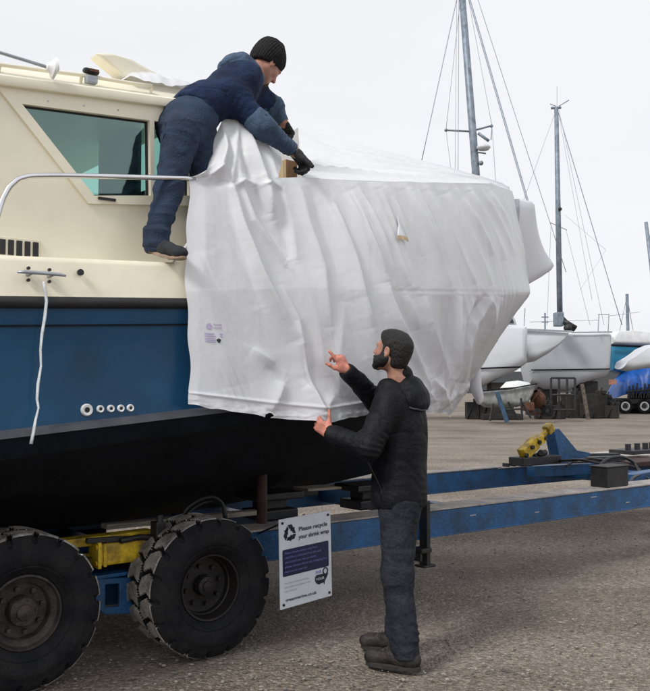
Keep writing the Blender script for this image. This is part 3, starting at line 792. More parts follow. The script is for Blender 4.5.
def side_sheet():
    w1 = np.linspace(0, 1, NR1)[:, None, None]; w2 = np.linspace(0, 1, NR2)[1:, None, None]
    top = rail[None]*(1-w1)+gunw[None]*w1; bot = gunw[None]*(1-w2)+bott[None]*w2
    up = np.repeat(rail[None], NG, 0); q = np.linspace(1, 0, NG, endpoint=False)[:, None, None]
    up[:, :kg+1] = rail[None, :kg+1]*(1-q)+tp[None]*q-np.array([0, 1, 0])*(.05*np.sin(np.pi*q))
    return np.concatenate([up, top, bot]).transpose(1, 0, 2)     # [column, row, 3]
G = side_sheet(); NRT = G.shape[1]
tan = np.gradient(G[:, :, :2], axis=0); tan[:, :NG] = tan[:, NG:NG+1]; ln_ = np.linalg.norm(tan, axis=2)[..., None]+1e-9; nrm = np.stack([tan[..., 1], -tan[..., 0], 0*tan[..., 0]], -1)/ln_
nrm[:, :NG, 2] = .25
PU, PV = project(G)
def crease(p, wl, wr, amp):
    """polyline crest: wl/wr widths (px) on its left/right, amp metres outwards"""
    D = np.zeros_like(PU); p = np.array(p, float); seg = np.linalg.norm(np.diff(p, axis=0), axis=1); tot = seg.sum(); acc = 0
    best = np.full(PU.shape, 1e9); sd = np.zeros_like(PU); al = np.zeros_like(PU)
    for i in range(len(p)-1):
        d = (p[i+1]-p[i])/seg[i]; x = PU-p[i, 0]; y = PV-p[i, 1]; h = np.clip(x*d[0]+y*d[1], 0, seg[i]); qx = x-h*d[0]; qy = y-h*d[1]
        q = np.hypot(qx, qy); m = q < best; best[m] = q[m]; sd[m] = (x*d[1]-y*d[0])[m]; al[m] = ((acc+h)/tot)[m]; acc += seg[i]
    w = np.where(sd > 0, wr, wl); win = np.clip(np.sin(np.pi*np.clip(al, .02, .98)), 0, 1)**.55
    e = best/w
    return amp*win*np.exp(-np.abs(e)**1.35)
C = np.zeros_like(PU)
CR = [
 # left flap: long pulls from the rail to the hem
 ([(235, 118), (233, 150), (227, 184), (240, 222), (256, 262), (275, 300), (299, 343)], 12, 4, .034),
 ([(238, 150), (236, 180), (252, 220), (285, 264)], 4, 9, .024), ([(245, 175), (243, 188), (262, 222), (289, 262)], 4, 8, -.026),
 ([(229, 126), (228, 155), (223, 182)], 3, 4, -.030), ([(243, 120), (252, 150), (263, 184), (276, 222)], 6, 4, .030), ([(249, 128), (259, 155), (270, 182)], 3, 6, -.024), ([(219, 126), (221, 150), (217, 176)], 3, 4, .024), ([(258, 130), (268, 156), (277, 180)], 4, 5, .018), ([(238, 132), (242, 158), (250, 182)], 3, 3, -.020),
 ([(203, 180), (212, 174), (220, 167)], 4, 4, .018), ([(229, 187), (241, 180), (255, 185)], 4, 3, .016), ([(258, 187), (268, 181), (280, 189)], 3, 3, .016), ([(211, 186), (222, 181), (229, 186)], 3, 3, -.012),
 ([(222, 186), (234, 230), (250, 275), (262, 310)], 8, 4, -.018),
 ([(262, 186), (266, 200), (271, 214)], 5, 3, .02), ([(254, 188), (262, 204), (268, 216)], 4, 4, -.018),
 ([(272, 186), (280, 215), (291, 262)], 6, 7, -.016), ([(280, 184), (290, 225), (296, 262)], 4, 6, .013),
 ([(297, 182), (306, 220), (322, 268), (330, 330)], 9, 5, .020), ([(309, 182), (322, 225), (338, 275)], 6, 9, -.012),
 ([(300, 262), (318, 330), (324, 380)], 12, 10, .010), ([(280, 282), (297, 320), (305, 372), (319, 418)], 7, 4, .020),
 ([(299, 343), (304, 375), (318, 418)], 4, 9, -.012), ([(250, 348), (264, 357), (274, 364)], 10, 4, .009), ([(262, 366), (272, 372), (281, 384)], 5, 6, -.008),
 ([(282, 382), (276, 396), (268, 412)], 9, 5, .016), ([(195, 250), (215, 330), (228, 390)], 18, 22, .010), ([(303, 384), (310, 392), (318, 412)], 5, 3, .018),
 ([(330, 395), (322, 405), (318, 418)], 6, 6, .014), ([(345, 300), (338, 350), (335, 400)], 8, 14, .010),
 ([(200, 184), (205, 225), (203, 290)], 9, 16, .010)]
R_ = random.Random(11)
# right body: slanting pulls between rail and gunwale
x = 322
while x < 500:
    sl = 32+R_.random()*26; v0 = 184+R_.random()*14; v1 = 250+R_.random()*38; am = (.006+.011*R_.random())
    u1 = x+sl*(v1-v0)/100
    CR.append(([(x, v0), (u1, v1)], 3+4*R_.random(), 1.5+1.6*R_.random(), am*.75))
    x += 5+8*R_.random()
for (a, b, c_) in (((350, 188), (368, 240), (388, 287)), ((405, 186), (428, 235), (452, 288)), ((378, 186), (398, 240), (420, 290)), ((446, 190), (470, 240), (492, 287)), ((332, 200), (352, 255), (372, 330)), ((468, 190), (488, 225), (506, 262)), ((356, 184), (382, 240), (410, 288)), ((425, 188), (452, 240), (476, 286)), ((488, 190), (503, 222), (516, 258))):
    CR.append(([a, b, c_], 8, 3, .020))
# below the gunwale
CR += [([(384, 280), (395, 315), (412, 355), (430, 392)], 11, 4, .030), ([(398, 296), (410, 330), (428, 372)], 5, 8, -.018),
 ([(405, 294), (412, 310), (419, 330)], 7, 4, .014), ([(424, 294), (431, 330), (448, 378)], 8, 4, .020), ([(440, 294), (443, 325), (450, 365)], 5, 7, -.012),
 ([(460, 294), (456, 330), (453, 372), (446, 404)], 5, 3, .030), ([(452, 294), (448, 340), (447, 380)], 5, 5, -.018),
 ([(484, 296), (468, 322), (461, 350), (457, 382), (444, 410)], 3, 3, -.036), ([(477, 296), (462, 325), (456, 352), (452, 385)], 4, 3, .020), ([(490, 298), (475, 325), (467, 350), (462, 385)], 3, 5, .022),
 ([(482, 335), (475, 360), (470, 385), (462, 404)], 3, 2, -.020), ([(488, 296), (490, 310), (488, 330)], 3, 3, .020), ([(500, 296), (492, 318), (482, 345)], 3, 5, .016),
 ([(432, 378), (440, 392), (444, 408)], 4, 3, .018), ([(470, 384), (455, 396), (440, 408)], 5, 4, .016), ([(404, 372), (420, 388), (436, 402)], 6, 4, .012),
 ([(392, 330), (400, 350), (415, 372)], 5, 5, -.008), ([(360, 296), (372, 340), (384, 372)], 10, 10, .012), ([(340, 292), (352, 330), (366, 360)], 8, 12, -.008)]
for (p, wl, wr, am) in CR: C += crease(p, wl, wr, am*(1.7 if am > 0 else 1.35))
row = np.arange(NRT); wR = row/(NRT-1.0); below = np.clip((row-NG-NR1)/(NR2-1.0), 0, 1)[None]
# soft waves running the same way as the pulls, small crackle, crumpled hem
Sx = G[..., 0]; Zx = G[..., 2]; Q = np.stack([(Sx*.90+Zx*.44)*4.2, (-Sx*.44+Zx*.9)*1.05, G[..., 1]*.6], -1)
C += .008*fbm(Q*np.array([1, .8, 1]), 2)+.0035*ridge(Q*np.array([2.2, 1.2, 1])+5, 1)
Qf = Q*np.array([5.5, 1.5, 1])+13; C += .0026*ridge(Qf, 2)*np.clip(.3+fbm(Q*1.4+4, 2), 0, 1)
K = np.stack([Sx*9, Zx*9, G[..., 1]*4], -1); C += .0011*ridge(K, 2)
hem = np.clip((below-.88)/.12, 0, 1); hemband = np.exp(-((below-.885)/.012)**2)
K2 = np.stack([Sx*7, Zx*22, G[..., 1]*6], -1); lft = np.clip((2.2-Sx)/1.0, 0, 1)
C += hem*.008*ridge(K2, 3)+hemband*.008*lft
rgt = np.clip((Sx-1.2)/.6, 0, 1)*np.clip((below-.45)/.4, 0, 1)
K3 = np.stack([Sx*9, Zx*5, G[..., 1]*9], -1); C += rgt*.016*fbm(K3, 4)
# the pull at the hand and the hem standing out over the hull
C += .050*np.exp(-(((PU-318)/26)**2+((PV-420)/34)**2))
C += .015*np.clip(1-Sx/1.3, 0, 1)*below**2
edge = np.clip(np.arange(NC)/6.0, 0, 1)[:, None]; pin = np.ones((1, NRT)); 
C = C*(.4+.6*edge)
topf = np.clip((np.arange(NRT)-NG)/10.0, 0, 1)[None]; mcol = np.clip((np.arange(NC)-kg)/18.0, 0, 1)[:, None]; C = C*(1-.5*(1-topf)*mcol)
gl = np.exp(-((row-NG-NR1+1)/2.5)**2)[None]; C = C-.004*gl*np.clip((Sx-.9)/.5, 0, 1)
bowf = np.clip((1-np.arange(NC)/(NC-1.0))/.03, 0, 1)[:, None]; C = C*bowf
G0 = G.copy(); G = G+nrm*C[..., None]
G[:, NG-2:NG+8, 2] += .006*vnoise(np.stack([Sx*6, Sx*0, Sx*0+8], -1))[:, NG-2:NG+8]*mcol*np.clip(1-np.abs(np.arange(-2, 8))/8.0, 0, 1)[None]
# ragged hem, edge waviness
G[:, :, 2] += hem*(.010*vnoise(np.stack([Sx*3, Sx*0, Sx*0], -1))+.006*vnoise(np.stack([Sx*14, Sx*0, Sx*0+3], -1)))*(1+2.0*np.clip((Sx-1.5), 0, 1))
G[:, :, 0] += (1-edge)*.0
wob = .012*np.sin(np.linspace(0, 9, NRT))+.006*np.sin(np.linspace(0, 31, NRT)); fall = np.exp(-np.arange(NC)/40.0)
G[:, :, 0] += fall[:, None]*wob[None]
tarp = MB()
hole = (int(NC*.0), 0)
Gp = G[::4, NG::3].copy(); Gp[..., 1] = 2*TC-Gp[..., 1]; Gp = Gp[30:]
tarp.grid(G); tarp.grid(Gp[:, ::-1])
# notch in the hem near the eyelet: drop a few faces there
hp = (np.hypot((PU[:-1, :-1]-265.5)/4.2, (PV[:-1, :-1]-414.5)/2.4) < 1)
keep = []
NRm = NRT
for f, m_ in zip(tarp.F, tarp.M):
    i, j = divmod(f[0], NRm)
    if f[0] < NC*NRm and i < NC-1 and j < NRm-1 and (hp[i, j] or (j < NG and i >= kg)): continue
    keep.append(f)
tarp.F = keep; tarp.M = [0]*len(keep)
# roof sheet from rail to the ridge line over the foredeck
NQ = 90
u_r, _ = project(rail); a0 = int(np.argmax(u_r > 301))
ks = np.arange(a0, NC, 2); nk = len(ks); al = np.linspace(0, 1, nk)
rs = 1.72+(4.27-1.72)*(al**.92); rt = np.full(nk, TC); rzv = np.interp(rs, [1.72, 2.2, 2.83, 3.5, 4.14, 4.3], [0]*6)
tmp = np.array([W(s, TC, 0) for s in rs]); zr = np.full(nk, 3.5)
for _ in range(4):
    dep = tmp[:, 1]*math.cos(PITCH)+(zr-EYE)*math.sin(PITCH); uu = 325+FPX*tmp[:, 0]/dep
    zr = EYE+tmp[:, 1]*np.array([rz_ry(v) for v in np.interp(uu, [296, 320, 400, 450, 480, 500, 515], [127, 134, 154.5, 168, 177, 184, 191])])
ridge_c = np.stack([rs, rt, zr], 1)
def roof(mirror):
    r = np.linspace(0, 1, NQ)[None, :, None]; a = rail[ks][:, None]; b = ridge_c[:, None]
    P = a*(1-r)+b*r; rr_ = r[..., 0]+0*P[..., 0]
    sag = -.05*np.sin(np.pi*rr_)*np.linspace(1, .15, nk)[:, None]
    Qr = np.stack([P[..., 0]*.55+rr_*1.2, rr_*13+P[..., 0]*1.3, rr_*0+1], -1)
    d = sag+np.sin(np.pi*np.clip(rr_, 0, 1))**.6*(.030*ridge(Qr, 2)+.008*fbm(np.stack([P[..., 0]*5, rr_*9, rr_*0], -1), 3))
    P[..., 2] += d
    if mirror: P[..., 1] = 2*TC-P[..., 1]; P = P[:, ::-1]
    return P
tarp.grid(roof(False)); tarp.grid(roof(True))
cov = tarp.build('shrink_wrap_cover', M['film'], None, smooth=True, org=(2.0, TC, 1.4))
tag(cov, 'creased white shrink wrap film draped over the bow of the navy motor yacht', 'plastic cover')
bv = BVHTree.FromPolygons([Vector(v) for v in tarp.V], tarp.F)
def hit(s, z, t0=-1.2):
    r = bv.ray_cast(Vector((s, t0, z)), Vector((0, 1, 0)))
    return r[0][1] if r[0] is not None else -.33
# wrapped anchor platform at the stem
m = MB(); pc = []
prof = [(0, (4.15, 4.50), 3.32), (.2, (4.15, 4.52), 3.18), (.45, (4.15, 4.58), 3.02), (.7, (4.15, 4.69), 2.88), (.9, (4.15, 4.82), 2.79), (1, (4.15, 4.90), 2.74)]
for w_, (s0, s1), z in prof:
    hw = .24-.06*w_; ring = [(s0, TC-hw), (s0+(s1-s0)*.6, TC-hw*1.02), (s1-.04, TC-hw*.72), (s1, TC-hw*.4), (s1, TC+hw*.4), (s1-.04, TC+hw*.72), (s0+(s1-s0)*.6, TC+hw*1.02), (s0, TC+hw)]
    pc.append([(a, b, z-(.34*w_**2*(1-(a-s0)/(s1-s0)))) for a, b in ring])
pc = np.array(pc); m.grid(pc); top = pc[0].copy(); top[:, 2] += .02; top[:, :2] = (top[:, :2]-top[:, :2].mean(0))*.8+top[:, :2].mean(0)
m.grid(np.stack([top, pc[0]])); m.add(top, [tuple(range(8))]); m.add(pc[-1], [tuple(range(8))[::-1]])
m.build('platform_wrap', M['film'], cov, smooth=True, weld=True, sub=1)
# loose tail of film hanging under the stem
m = MB(); tl = np.array([on_t(u, v, .75) for u, v in ((470, 352), (474, 366), (476, 378), (475, 388), (480, 398), (479, 405))]); m.tube(tl, [.05, .055, .05, .05, .045, .02], 14)
for i, v in enumerate(m.V):
    n_ = float(vnoise(np.array([v[0]*14, v[1]*14, v[2]*9.]))); m.V[i] = (v[0]+.02*n_, v[1]+.02*n_, v[2])
m.build('film_tail', M['film'], cov, smooth=True, sub=1)
# small vent flap
q = [on_t(u, v, -.3)[[0, 2]] for u, v in ((405, 213), (397.5, 236), (412, 238.5))]
def onf(s, z, off): return (s, hit(s, z)-off, z)
m = MB(); n_ = 10; rows = []
for i in range(n_+1):
    w_ = i/n_; a = q[0]*(1-w_)+q[1]*w_; b = q[0]*(1-w_)+q[2]*w_; rows.append([onf(*(a*(1-x)+b*x), .012+.02*w_) for x in np.linspace(0, 1, 7)])
m.grid(rows); m.build('vent_flap', M['film'], cov, smooth=True, solid=.002)
m = MB(); rows = [[onf(*(q[1]*(1-x)+q[2]*x+np.array([0, dz])), .034) for x in np.linspace(.05, .95, 7)] for dz in (.006, -.016)]; m.grid(rows); m.build('flap_edge', M['woodcream'], cov, solid=.003)
# ------------------------------------------------------------------ lettering helpers
def text_mesh(body, size, font_bold=False, align='LEFT', maxw=None):
    cu = bpy.data.curves.new('txt', 'FONT'); cu.body = body; cu.size = size; cu.align_x = align; cu.fill_mode = 'FRONT'; cu.resolution_u = 3
    if font_bold: cu.offset = size*.018
    ob = bpy.data.objects.new('txt', cu); COL.objects.link(ob); dg = bpy.context.evaluated_depsgraph_get(); dg.update()
    me = bpy.data.meshes.new_from_object(ob.evaluated_get(dg)); V = np.array([v.co[:] for v in me.vertices]); F = [tuple(p.vertices) for p in me.polygons]
    bpy.data.objects.remove(ob); bpy.data.meshes.remove(me)
    if maxw and len(V):
        w = V[:, 0].max()-V[:, 0].min()
        if w > 0: V[:, 0] *= maxw/w
    return V, F
def recycle(cx, cy, R):
    """three bent arrows chasing round a triangle, 2-D polys"""
    polys = []
    for k in range(3):
        a = math.radians(90-120*k)
        def rot(x, y): return (cx+R*(x*math.cos(a-math.pi/2)-y*math.sin(a-math.pi/2)), cy+R*(x*math.sin(a-math.pi/2)+y*math.cos(a-math.pi/2)))
        polys.append([rot(*p) for p in ((-.30, .92), (.30, .92), (.56, .50), (.16, .24), (-.0, .50), (-.12, .50))])
        polys.append([rot(*p) for p in ((-.36, .84), (-.18, .46), (-.44, .02), (-.80, .22))])
        polys.append([rot(*p) for p in ((.74, .60), (.66, .02), (.02, .28))])
    return polys
# faint print on the film
def print_on(polys_V, polys_F, name, m_, parent, s0, z0):
    mb = MB(); V = [(s0+x, hit(s0+x, z0+y)-.003, z0+y) for x, y in polys_V]; mb.add(V, polys_F); return mb.build(name, m_, parent)
oS, oz = on_t(199.5, 342, -.33)[[0, 2]]
VV = []; FF = []
def addp(poly):
    b = len(VV); VV.extend(poly); FF.append(tuple(range(b, b+len(poly))))
for pl in recycle(.040, .082, .018): addp(pl)
lines = [("Please recycle", .016, .066, .088, .05), ("your shrink wrap", .016, .066, .071, .05)]
for body, sz, x, y, wd in lines:
    V_, F_ = text_mesh(body, sz, True, maxw=wd); b = len(VV); VV.extend([(x+v[0], y+v[1]) for v in V_]); FF.extend([tuple(i+b for i in f) for f in F_])
for i in range(2): addp([(.012, .048-.012*i), (.118, .044-.012*i), (.118, .038-.012*i), (.012, .042-.012*i)])
for i in range(3): addp([(.012, .022-.009*i), (.075, .020-.009*i), (.075, .016-.009*i), (.012, .018-.009*i)])
print_on(VV, FF, 'printed_mark', M['purple'], cov, oS, oz)
VV = []; FF = []; addp([(.092+.012*math.cos(t_)*(1+.25*math.sin(3*t_)), .008+.011*math.sin(t_)) for t_ in np.linspace(0, 6.2, 14)[:-1]]); print_on(VV, FF, 'printed_blot', M['ink'], cov, oS, oz)
# ================================================================== post under the film
m = MB(); pb = on_t(286.5, 160, .50); yaw = math.radians(-82.5)
ca, sa = math.cos(yaw), math.sin(yaw)
m.box((pb[0], .5, (2.25+3.06)/2), (.105, .105, 3.06-2.25), ((ca, sa, 0), (-sa, ca, 0), (0, 0, 1))); m.M[1] = 1; m.M[0] = 0  # right-hand face takes the darker timber as painted shade
o = m.build('wooden_post', [M['woodcream'], M['woodshade']], None, bevel=.004, org=(pb[0], .5, 2.25)); tag(o, 'short square timber post holding up the film beside the gloved hands', 'wooden post')
# ================================================================== bundle of spare film on the cabin roof
m = MB(); nA, nB = 40, 24; gp = []
for i in range(nA):
    r_ = []
    for j in range(nB):
        a = i/(nA-1); b = j/(nB-1); s = CE-.36+.44*a; t = .16+.95*b
        z = zt(s)+.19+.13*math.sin(math.pi*min(1, max(0, a)))**.7*math.sin(math.pi*b)**.4+.03*float(fbm(np.array([a*5, b*5, 1.]), 3))*math.sin(math.pi*a)
        r_.append((s, t, z))
    gp.append(r_)
m.grid(gp); o = m.build('folded_film', M['film'], None, smooth=True, org=(0, .6, zt(0)+.2)); tag(o, 'loose heap of white film lying on the cabin roof behind the stooping man', 'plastic film')
# ================================================================== trailer
trl = thing('boat_trailer', 'blue steel boat trailer with chunky dusty tyres carrying the navy motor yacht', 'boat trailer', (0, TC, 0))
zb0, zb1 = .435, .64
def ibeam(name, a, b, h0, h1, wd=.11, m_='tblue'):
    m = MB(); a = np.array(a, float); b = np.array(b, float); d = unit(b-a); n = np.array([-d[1], d[0], 0]); mid = (h0+h1)/2
    m.bar((a[0], a[1], mid), (b[0], b[1], mid), .018, h1-h0-.03)
    m.bar((a[0], a[1], h0+.008), (b[0], b[1], h0+.008), wd, .016)
    o = m.build(name, M[m_], trl, bevel=.003)
    t = MB(); t.bar((a[0], a[1], h1-.008), (b[0], b[1], h1-.008), wd, .016); sub(o, t, 'top_flange', M['deckblue'], bevel=.003)
    return o
def boxbeam(a, b, h0, h1, wd):
    m = MB(); m.bar((a[0], a[1], (h0+h1)/2-.008), (b[0], b[1], (h0+h1)/2-.008), wd-.02, h1-h0-.016); m.bar((a[0], a[1], h0+.006), (b[0], b[1], h0+.006), wd, .012); o = m.build('side_beam', M['tblue'], trl, bevel=.004)
    t = MB(); t.bar((a[0], a[1], h1-.006), (b[0], b[1], h1-.006), wd, .012); sub(o, t, 'top_flange', M['deckblue'], bevel=.003)
boxbeam((.16, .46), (8.6, .46), zb0, zb1, .25)
boxbeam((-3.5, 2.45), (5.2, 2.45), zb0-.02, zb1, .20); boxbeam((5.15, 2.45), (8.6, 2.30), zb0-.02, zb1-.01, .20)
boxbeam((-3.5, .72), (.12, .72), zb0+.02, zb1, .12)
for s in (1.15, 2.7, 6.3):
    m = MB(); m.box2((s-.05, .60, .455), (s+.05, 2.34, .60)); m.build('cross_member', M['tblue'], trl, bevel=.005)
# front deck and tongue
m = MB(); m.bar((5.4, .9, .60), (8.2, 1.4, .58), .14, .12); m.bar((5.4, 2.1, .60), (8.2, 1.5, .58), .14, .12); m.build('tongue', M['tblue'], trl, bevel=.006)
m = MB(); m.box2((5.95, 2.15, .645), (7.9, 2.9, .66)); m.build('winch_deck', M['deckblue'], trl, bevel=.004)
# weld plates + bolts on the near beam
for s, z in ((2.6, .56), (3.35, .52), (4.1, .585), (4.6, .50), (5.0, .56)):
    m = MB(); m.box((s, .343, z), (.05+.05*random.random(), .004, .008)); m.build('weld_mark', M['alu'], trl)
# step / jack bracket by the standing man
a = on_t(424, 500, .30); m = MB(); m.box2((a[0]-.02, .25, .26), (a[0]+.015, .33, .72)); m.box2((a[0]-.10, .22, .36), (a[0]+.0, .34, .39)); m.box2((a[0]-.06, .24, .25), (a[0]+.06, .34, .265)); m.box2((a[0]-.10, .235, .30), (a[0]-.08, .33, .36))
m.build('step_bracket', M['black'], trl, bevel=.004)
# black battery box
a = on_t(606, 487, .50); m = MB(); m.box2((a[0]-.15, .38, .642), (a[0]+.17, .56, .815)); bb = m.build('battery_box', M['black'], trl, bevel=.008)
m = MB(); m.box2((a[0]-.16, .37, .817), (a[0]+.18, .57, .828)); sub(bb, m, 'lid', M['rubber'], bevel=.004)
# winch post: blue fin, yellow arm, chain
fz = 1.9
fin = [on_t(u, v, fz)[[0, 2]] for u, v in ((549, 429), (555, 428.5), (573, 450), (586, 452.5), (586, 459), (556, 463), (553, 447))]
m = MB(); m.plate([tuple(p) for p in fin], [], lambda a, b: (a, fz-.06, b), lambda a, b: (a, fz+.08, b)); m.build('winch_fin', M['tblue'], trl, bevel=.008)
m = MB(); pts = [on_t(u, v, fz-.12) for u, v in ((522, 455), (528, 447), (535, 442), (541, 438), (546, 431), (551, 426.5))]
m.bar(pts[0], pts[2], .10, .13); m.bar(pts[2], pts[3], .12, .09); m.bar(pts[3], pts[4], .05, .06); m.bar(pts[4], pts[5], .09, .10); m.bar(pts[0]+[0, .04, .03], pts[3]+[0, .04, .02], .03, .06); wa = m.build('winch_arm', M['yellow'], trl, bevel=.012)
for p in pts[:4]: m = MB(); m.cyl(p+[0, -.075, 0], p+[0, -.05, 0], .022, 10); sub(wa, m, 'bolt_head', M['bolt'])
m = MB(); b0 = on_t(524, 461, fz-.1); m.box(b0+[.18, 0, 0], (.62, .2, .09)); m.cyl(on_t(534, 457, fz-.14), on_t(546, 452, fz-.14), .03); m.cyl(on_t(541, 453, fz-.2), on_t(541, 453, fz+.05), .035); m.build('winch_base', M['black'], trl, bevel=.01)
# machinery on the tongue
m = MB()
for (u0, u1, v, t_) in ((575, 617, 456, 2.0), (588, 622, 459, 1.7)):
    p, q_ = on_t(u0, v, t_), on_t(u1, v-1, t_); m.bar(p, q_, .10, .05)
p = on_t(636, 451, 2.05); m.box(p, (.62, .35, .05)); m.build('pump_tray', M['black'], trl, bevel=.008)
for d in (-.24, -.05, .12, .26): m = MB(); m.cyl(p+[d, -.05, .02], p+[d, -.05, .10], .035, 12); m.build('pump_valve', M['bolt'], trl)
m = MB(); p = on_t(640, 462, 1.7); m.box(p, (.9, .4, .06)); m.build('pump_block', M['maroon'], trl, bevel=.01)
for k, (pl, r) in enumerate(((((560, 461, 1.7), (580, 459, 1.4), (600, 464, 1.2), (622, 463, 1.2), (640, 470, 1.2)), .014), (((596, 470, 1.2), (607, 458, 1.2), (622, 456, 1.2), (634, 462, 1.2), (640, 474, 1.1)), .017), (((566, 466, 1.5), (577, 460, 1.5), (590, 458, 1.5), (604, 460, 1.5)), .012), (((628, 488, .7), (632, 478, .8), (641, 474, .9), (649, 480, .9)), .016))):
    P_ = np.array([on_t(*x) for x in pl]); xx = np.linspace(0, len(P_)-1, 24); P_ = np.stack([np.interp(xx, range(len(P_)), P_[:, j]) for j in range(3)], 1)
    for _ in range(4): P_[1:-1] = (P_[:-2]+2*P_[1:-1]+P_[2:])/4
    m = MB(); m.tube(P_, r, 8); m.build('hydraulic_hose', M['hose'], trl, smooth=True)
# clamp on the far beam
m = MB(); p = on_t(509, 466, 2.4); m.box(p+[-.05, 0, 0], (.03, .08, .07)); m.box(p+[.06, 0, 0], (.03, .08, .07)); m.box(p+[0, 0, -.03], (.16, .09, .03)); m.build('clamp', M['black'], trl)
# hull supports
m = MB(); p = on_t(262, 500, .55); m.cyl((p[0], .55, .63), (p[0], .55, 1.02), .034); m.cyl((p[0], .55, 1.02), (p[0], .55, 1.035), .06); sp = m.build('support_post', M['maroon'], trl, smooth=True, angle=40)
for s, t_ in ((1.15, .95), (1.15, 1.9), (2.05, .95), (2.05, 1.9)):
    m = MB(); m.box2((s-.16, t_-.13, .60), (s+.16, t_+.13, .67)); m.box2((s-.1, t_-.08, .67), (s+.1, t_+.08, .74)); m.box2((s-.2, t_-.15, .74), (s+.2, t_+.15, .79)); m.build('keel_pad', M['black'], trl, bevel=.01)
m = MB(); a = on_t(104, 526.5, .80); b = on_t(256, 512, .80); m.bar(a, b, .09, .032); m.build('bunk_board', M['timber'], trl, bevel=.004)
m = MB(); a = on_t(338, 487, 1.1); b = on_t(300, 489, 1.1); m.bar(b, a+[.3, 0, 0], .2, .02); m.build('bunk_board', M['timber'], trl, bevel=.004)
# yellow hydraulic ram and rail left of the front wheel
m = MB(); a = on_t(97, 554, .40); b = on_t(160, 546, .40); m.bar(a, b, .12, .125); yl = m.build('hydraulic_ram', M['yellow'], trl, bevel=.016)
m = MB()
for dz in (-.045, .045): m.cyl(a+[-.03, -.05, dz], a+[.0, -.05, dz], .014, 10)
m.box(a+[.02, -.066, 0], (.02, .012, .13)); m.box(a+[-.012, 0, 0], (.022, .14, .145)); sub(yl, m, 'end_cap', M['yellow'], bevel=.004)
m = MB(); a = on_t(42, 546, .47); b = on_t(150, 533, .47); m.bar(a, b, .10, .05); m.build('suspension_rail', M['yellow'], trl, bevel=.006)
m = MB(); a = on_t(86, 541, .36); b = on_t(160, 537, .36); m.bar(a, b, .03, .03); m.tube([on_t(120, 541, .33), on_t(140, 537, .33), on_t(158, 538, .33)], .018, 8); m.build('linkage', M['black'], trl, bevel=.005)
m = MB(); m.tube([on_t(72, 554, .42), on_t(92, 556, .42)], .012, 8); m.build('chrome_rod', M['steel'], trl, smooth=True)
m = MB(); a = on_t(158, 530, .30); m.box(a, (.06, .08, .10)); m.cyl(a+[0, -.02, .02], a+[0, -.02, .09], .02); m.build('grease_bracket', M['bolt'], trl, bevel=.006)
# blue axle carrier with a square opening
pl = [tuple(on_t(u, v, .38)[[0, 2]]) for u, v in ((84, 580), (172, 574), (172, 602), (140, 612), (104, 614), (84, 600))]
hl = [tuple(on_t(u, v, .38)[[0, 2]]) for u, v in ((104, 584), (118, 583), (118, 606), (104, 607))]
m = MB(); m.plate(pl, [hl], lambda a, b: (a, .36, b), lambda a, b: (a, .385, b)); m.plate([(x, y) for x, y in pl], [], lambda a, b: (a, .62, b), lambda a, b: (a, .65, b)); m.box2((pl[0][0], .385, pl[0][1]-.01), (pl[1][0], .62, pl[0][1]+.01)); m.build('axle_carrier', M['tblue'], trl, bevel=.004)
m = MB(); m.box2((-1.6, .66, .36), (.6, .80, .50)); m.build('walking_beam', M['black'], trl, bevel=.01)
m = MB(); P_ = np.array([on_t(u, v, .5) for u, v in ((178, 524), (186, 508), (200, 499), (213, 496), (223, 503), (225, 518))]); xx = np.linspace(0, 5, 24); P_ = np.stack([np.interp(xx, range(6), P_[:, j]) for j in range(3)], 1)
for _ in range(3): P_[1:-1] = (P_[:-2]+2*P_[1:-1]+P_[2:])/4
m.tube(P_, .013, 8); m.build('hydraulic_hose', M['hose'], trl, smooth=True)
m = MB(); m.tube(P_+np.array([.03, .03, -.03]), .011, 8); m.build('hydraulic_hose', M['hose'], trl, smooth=True)
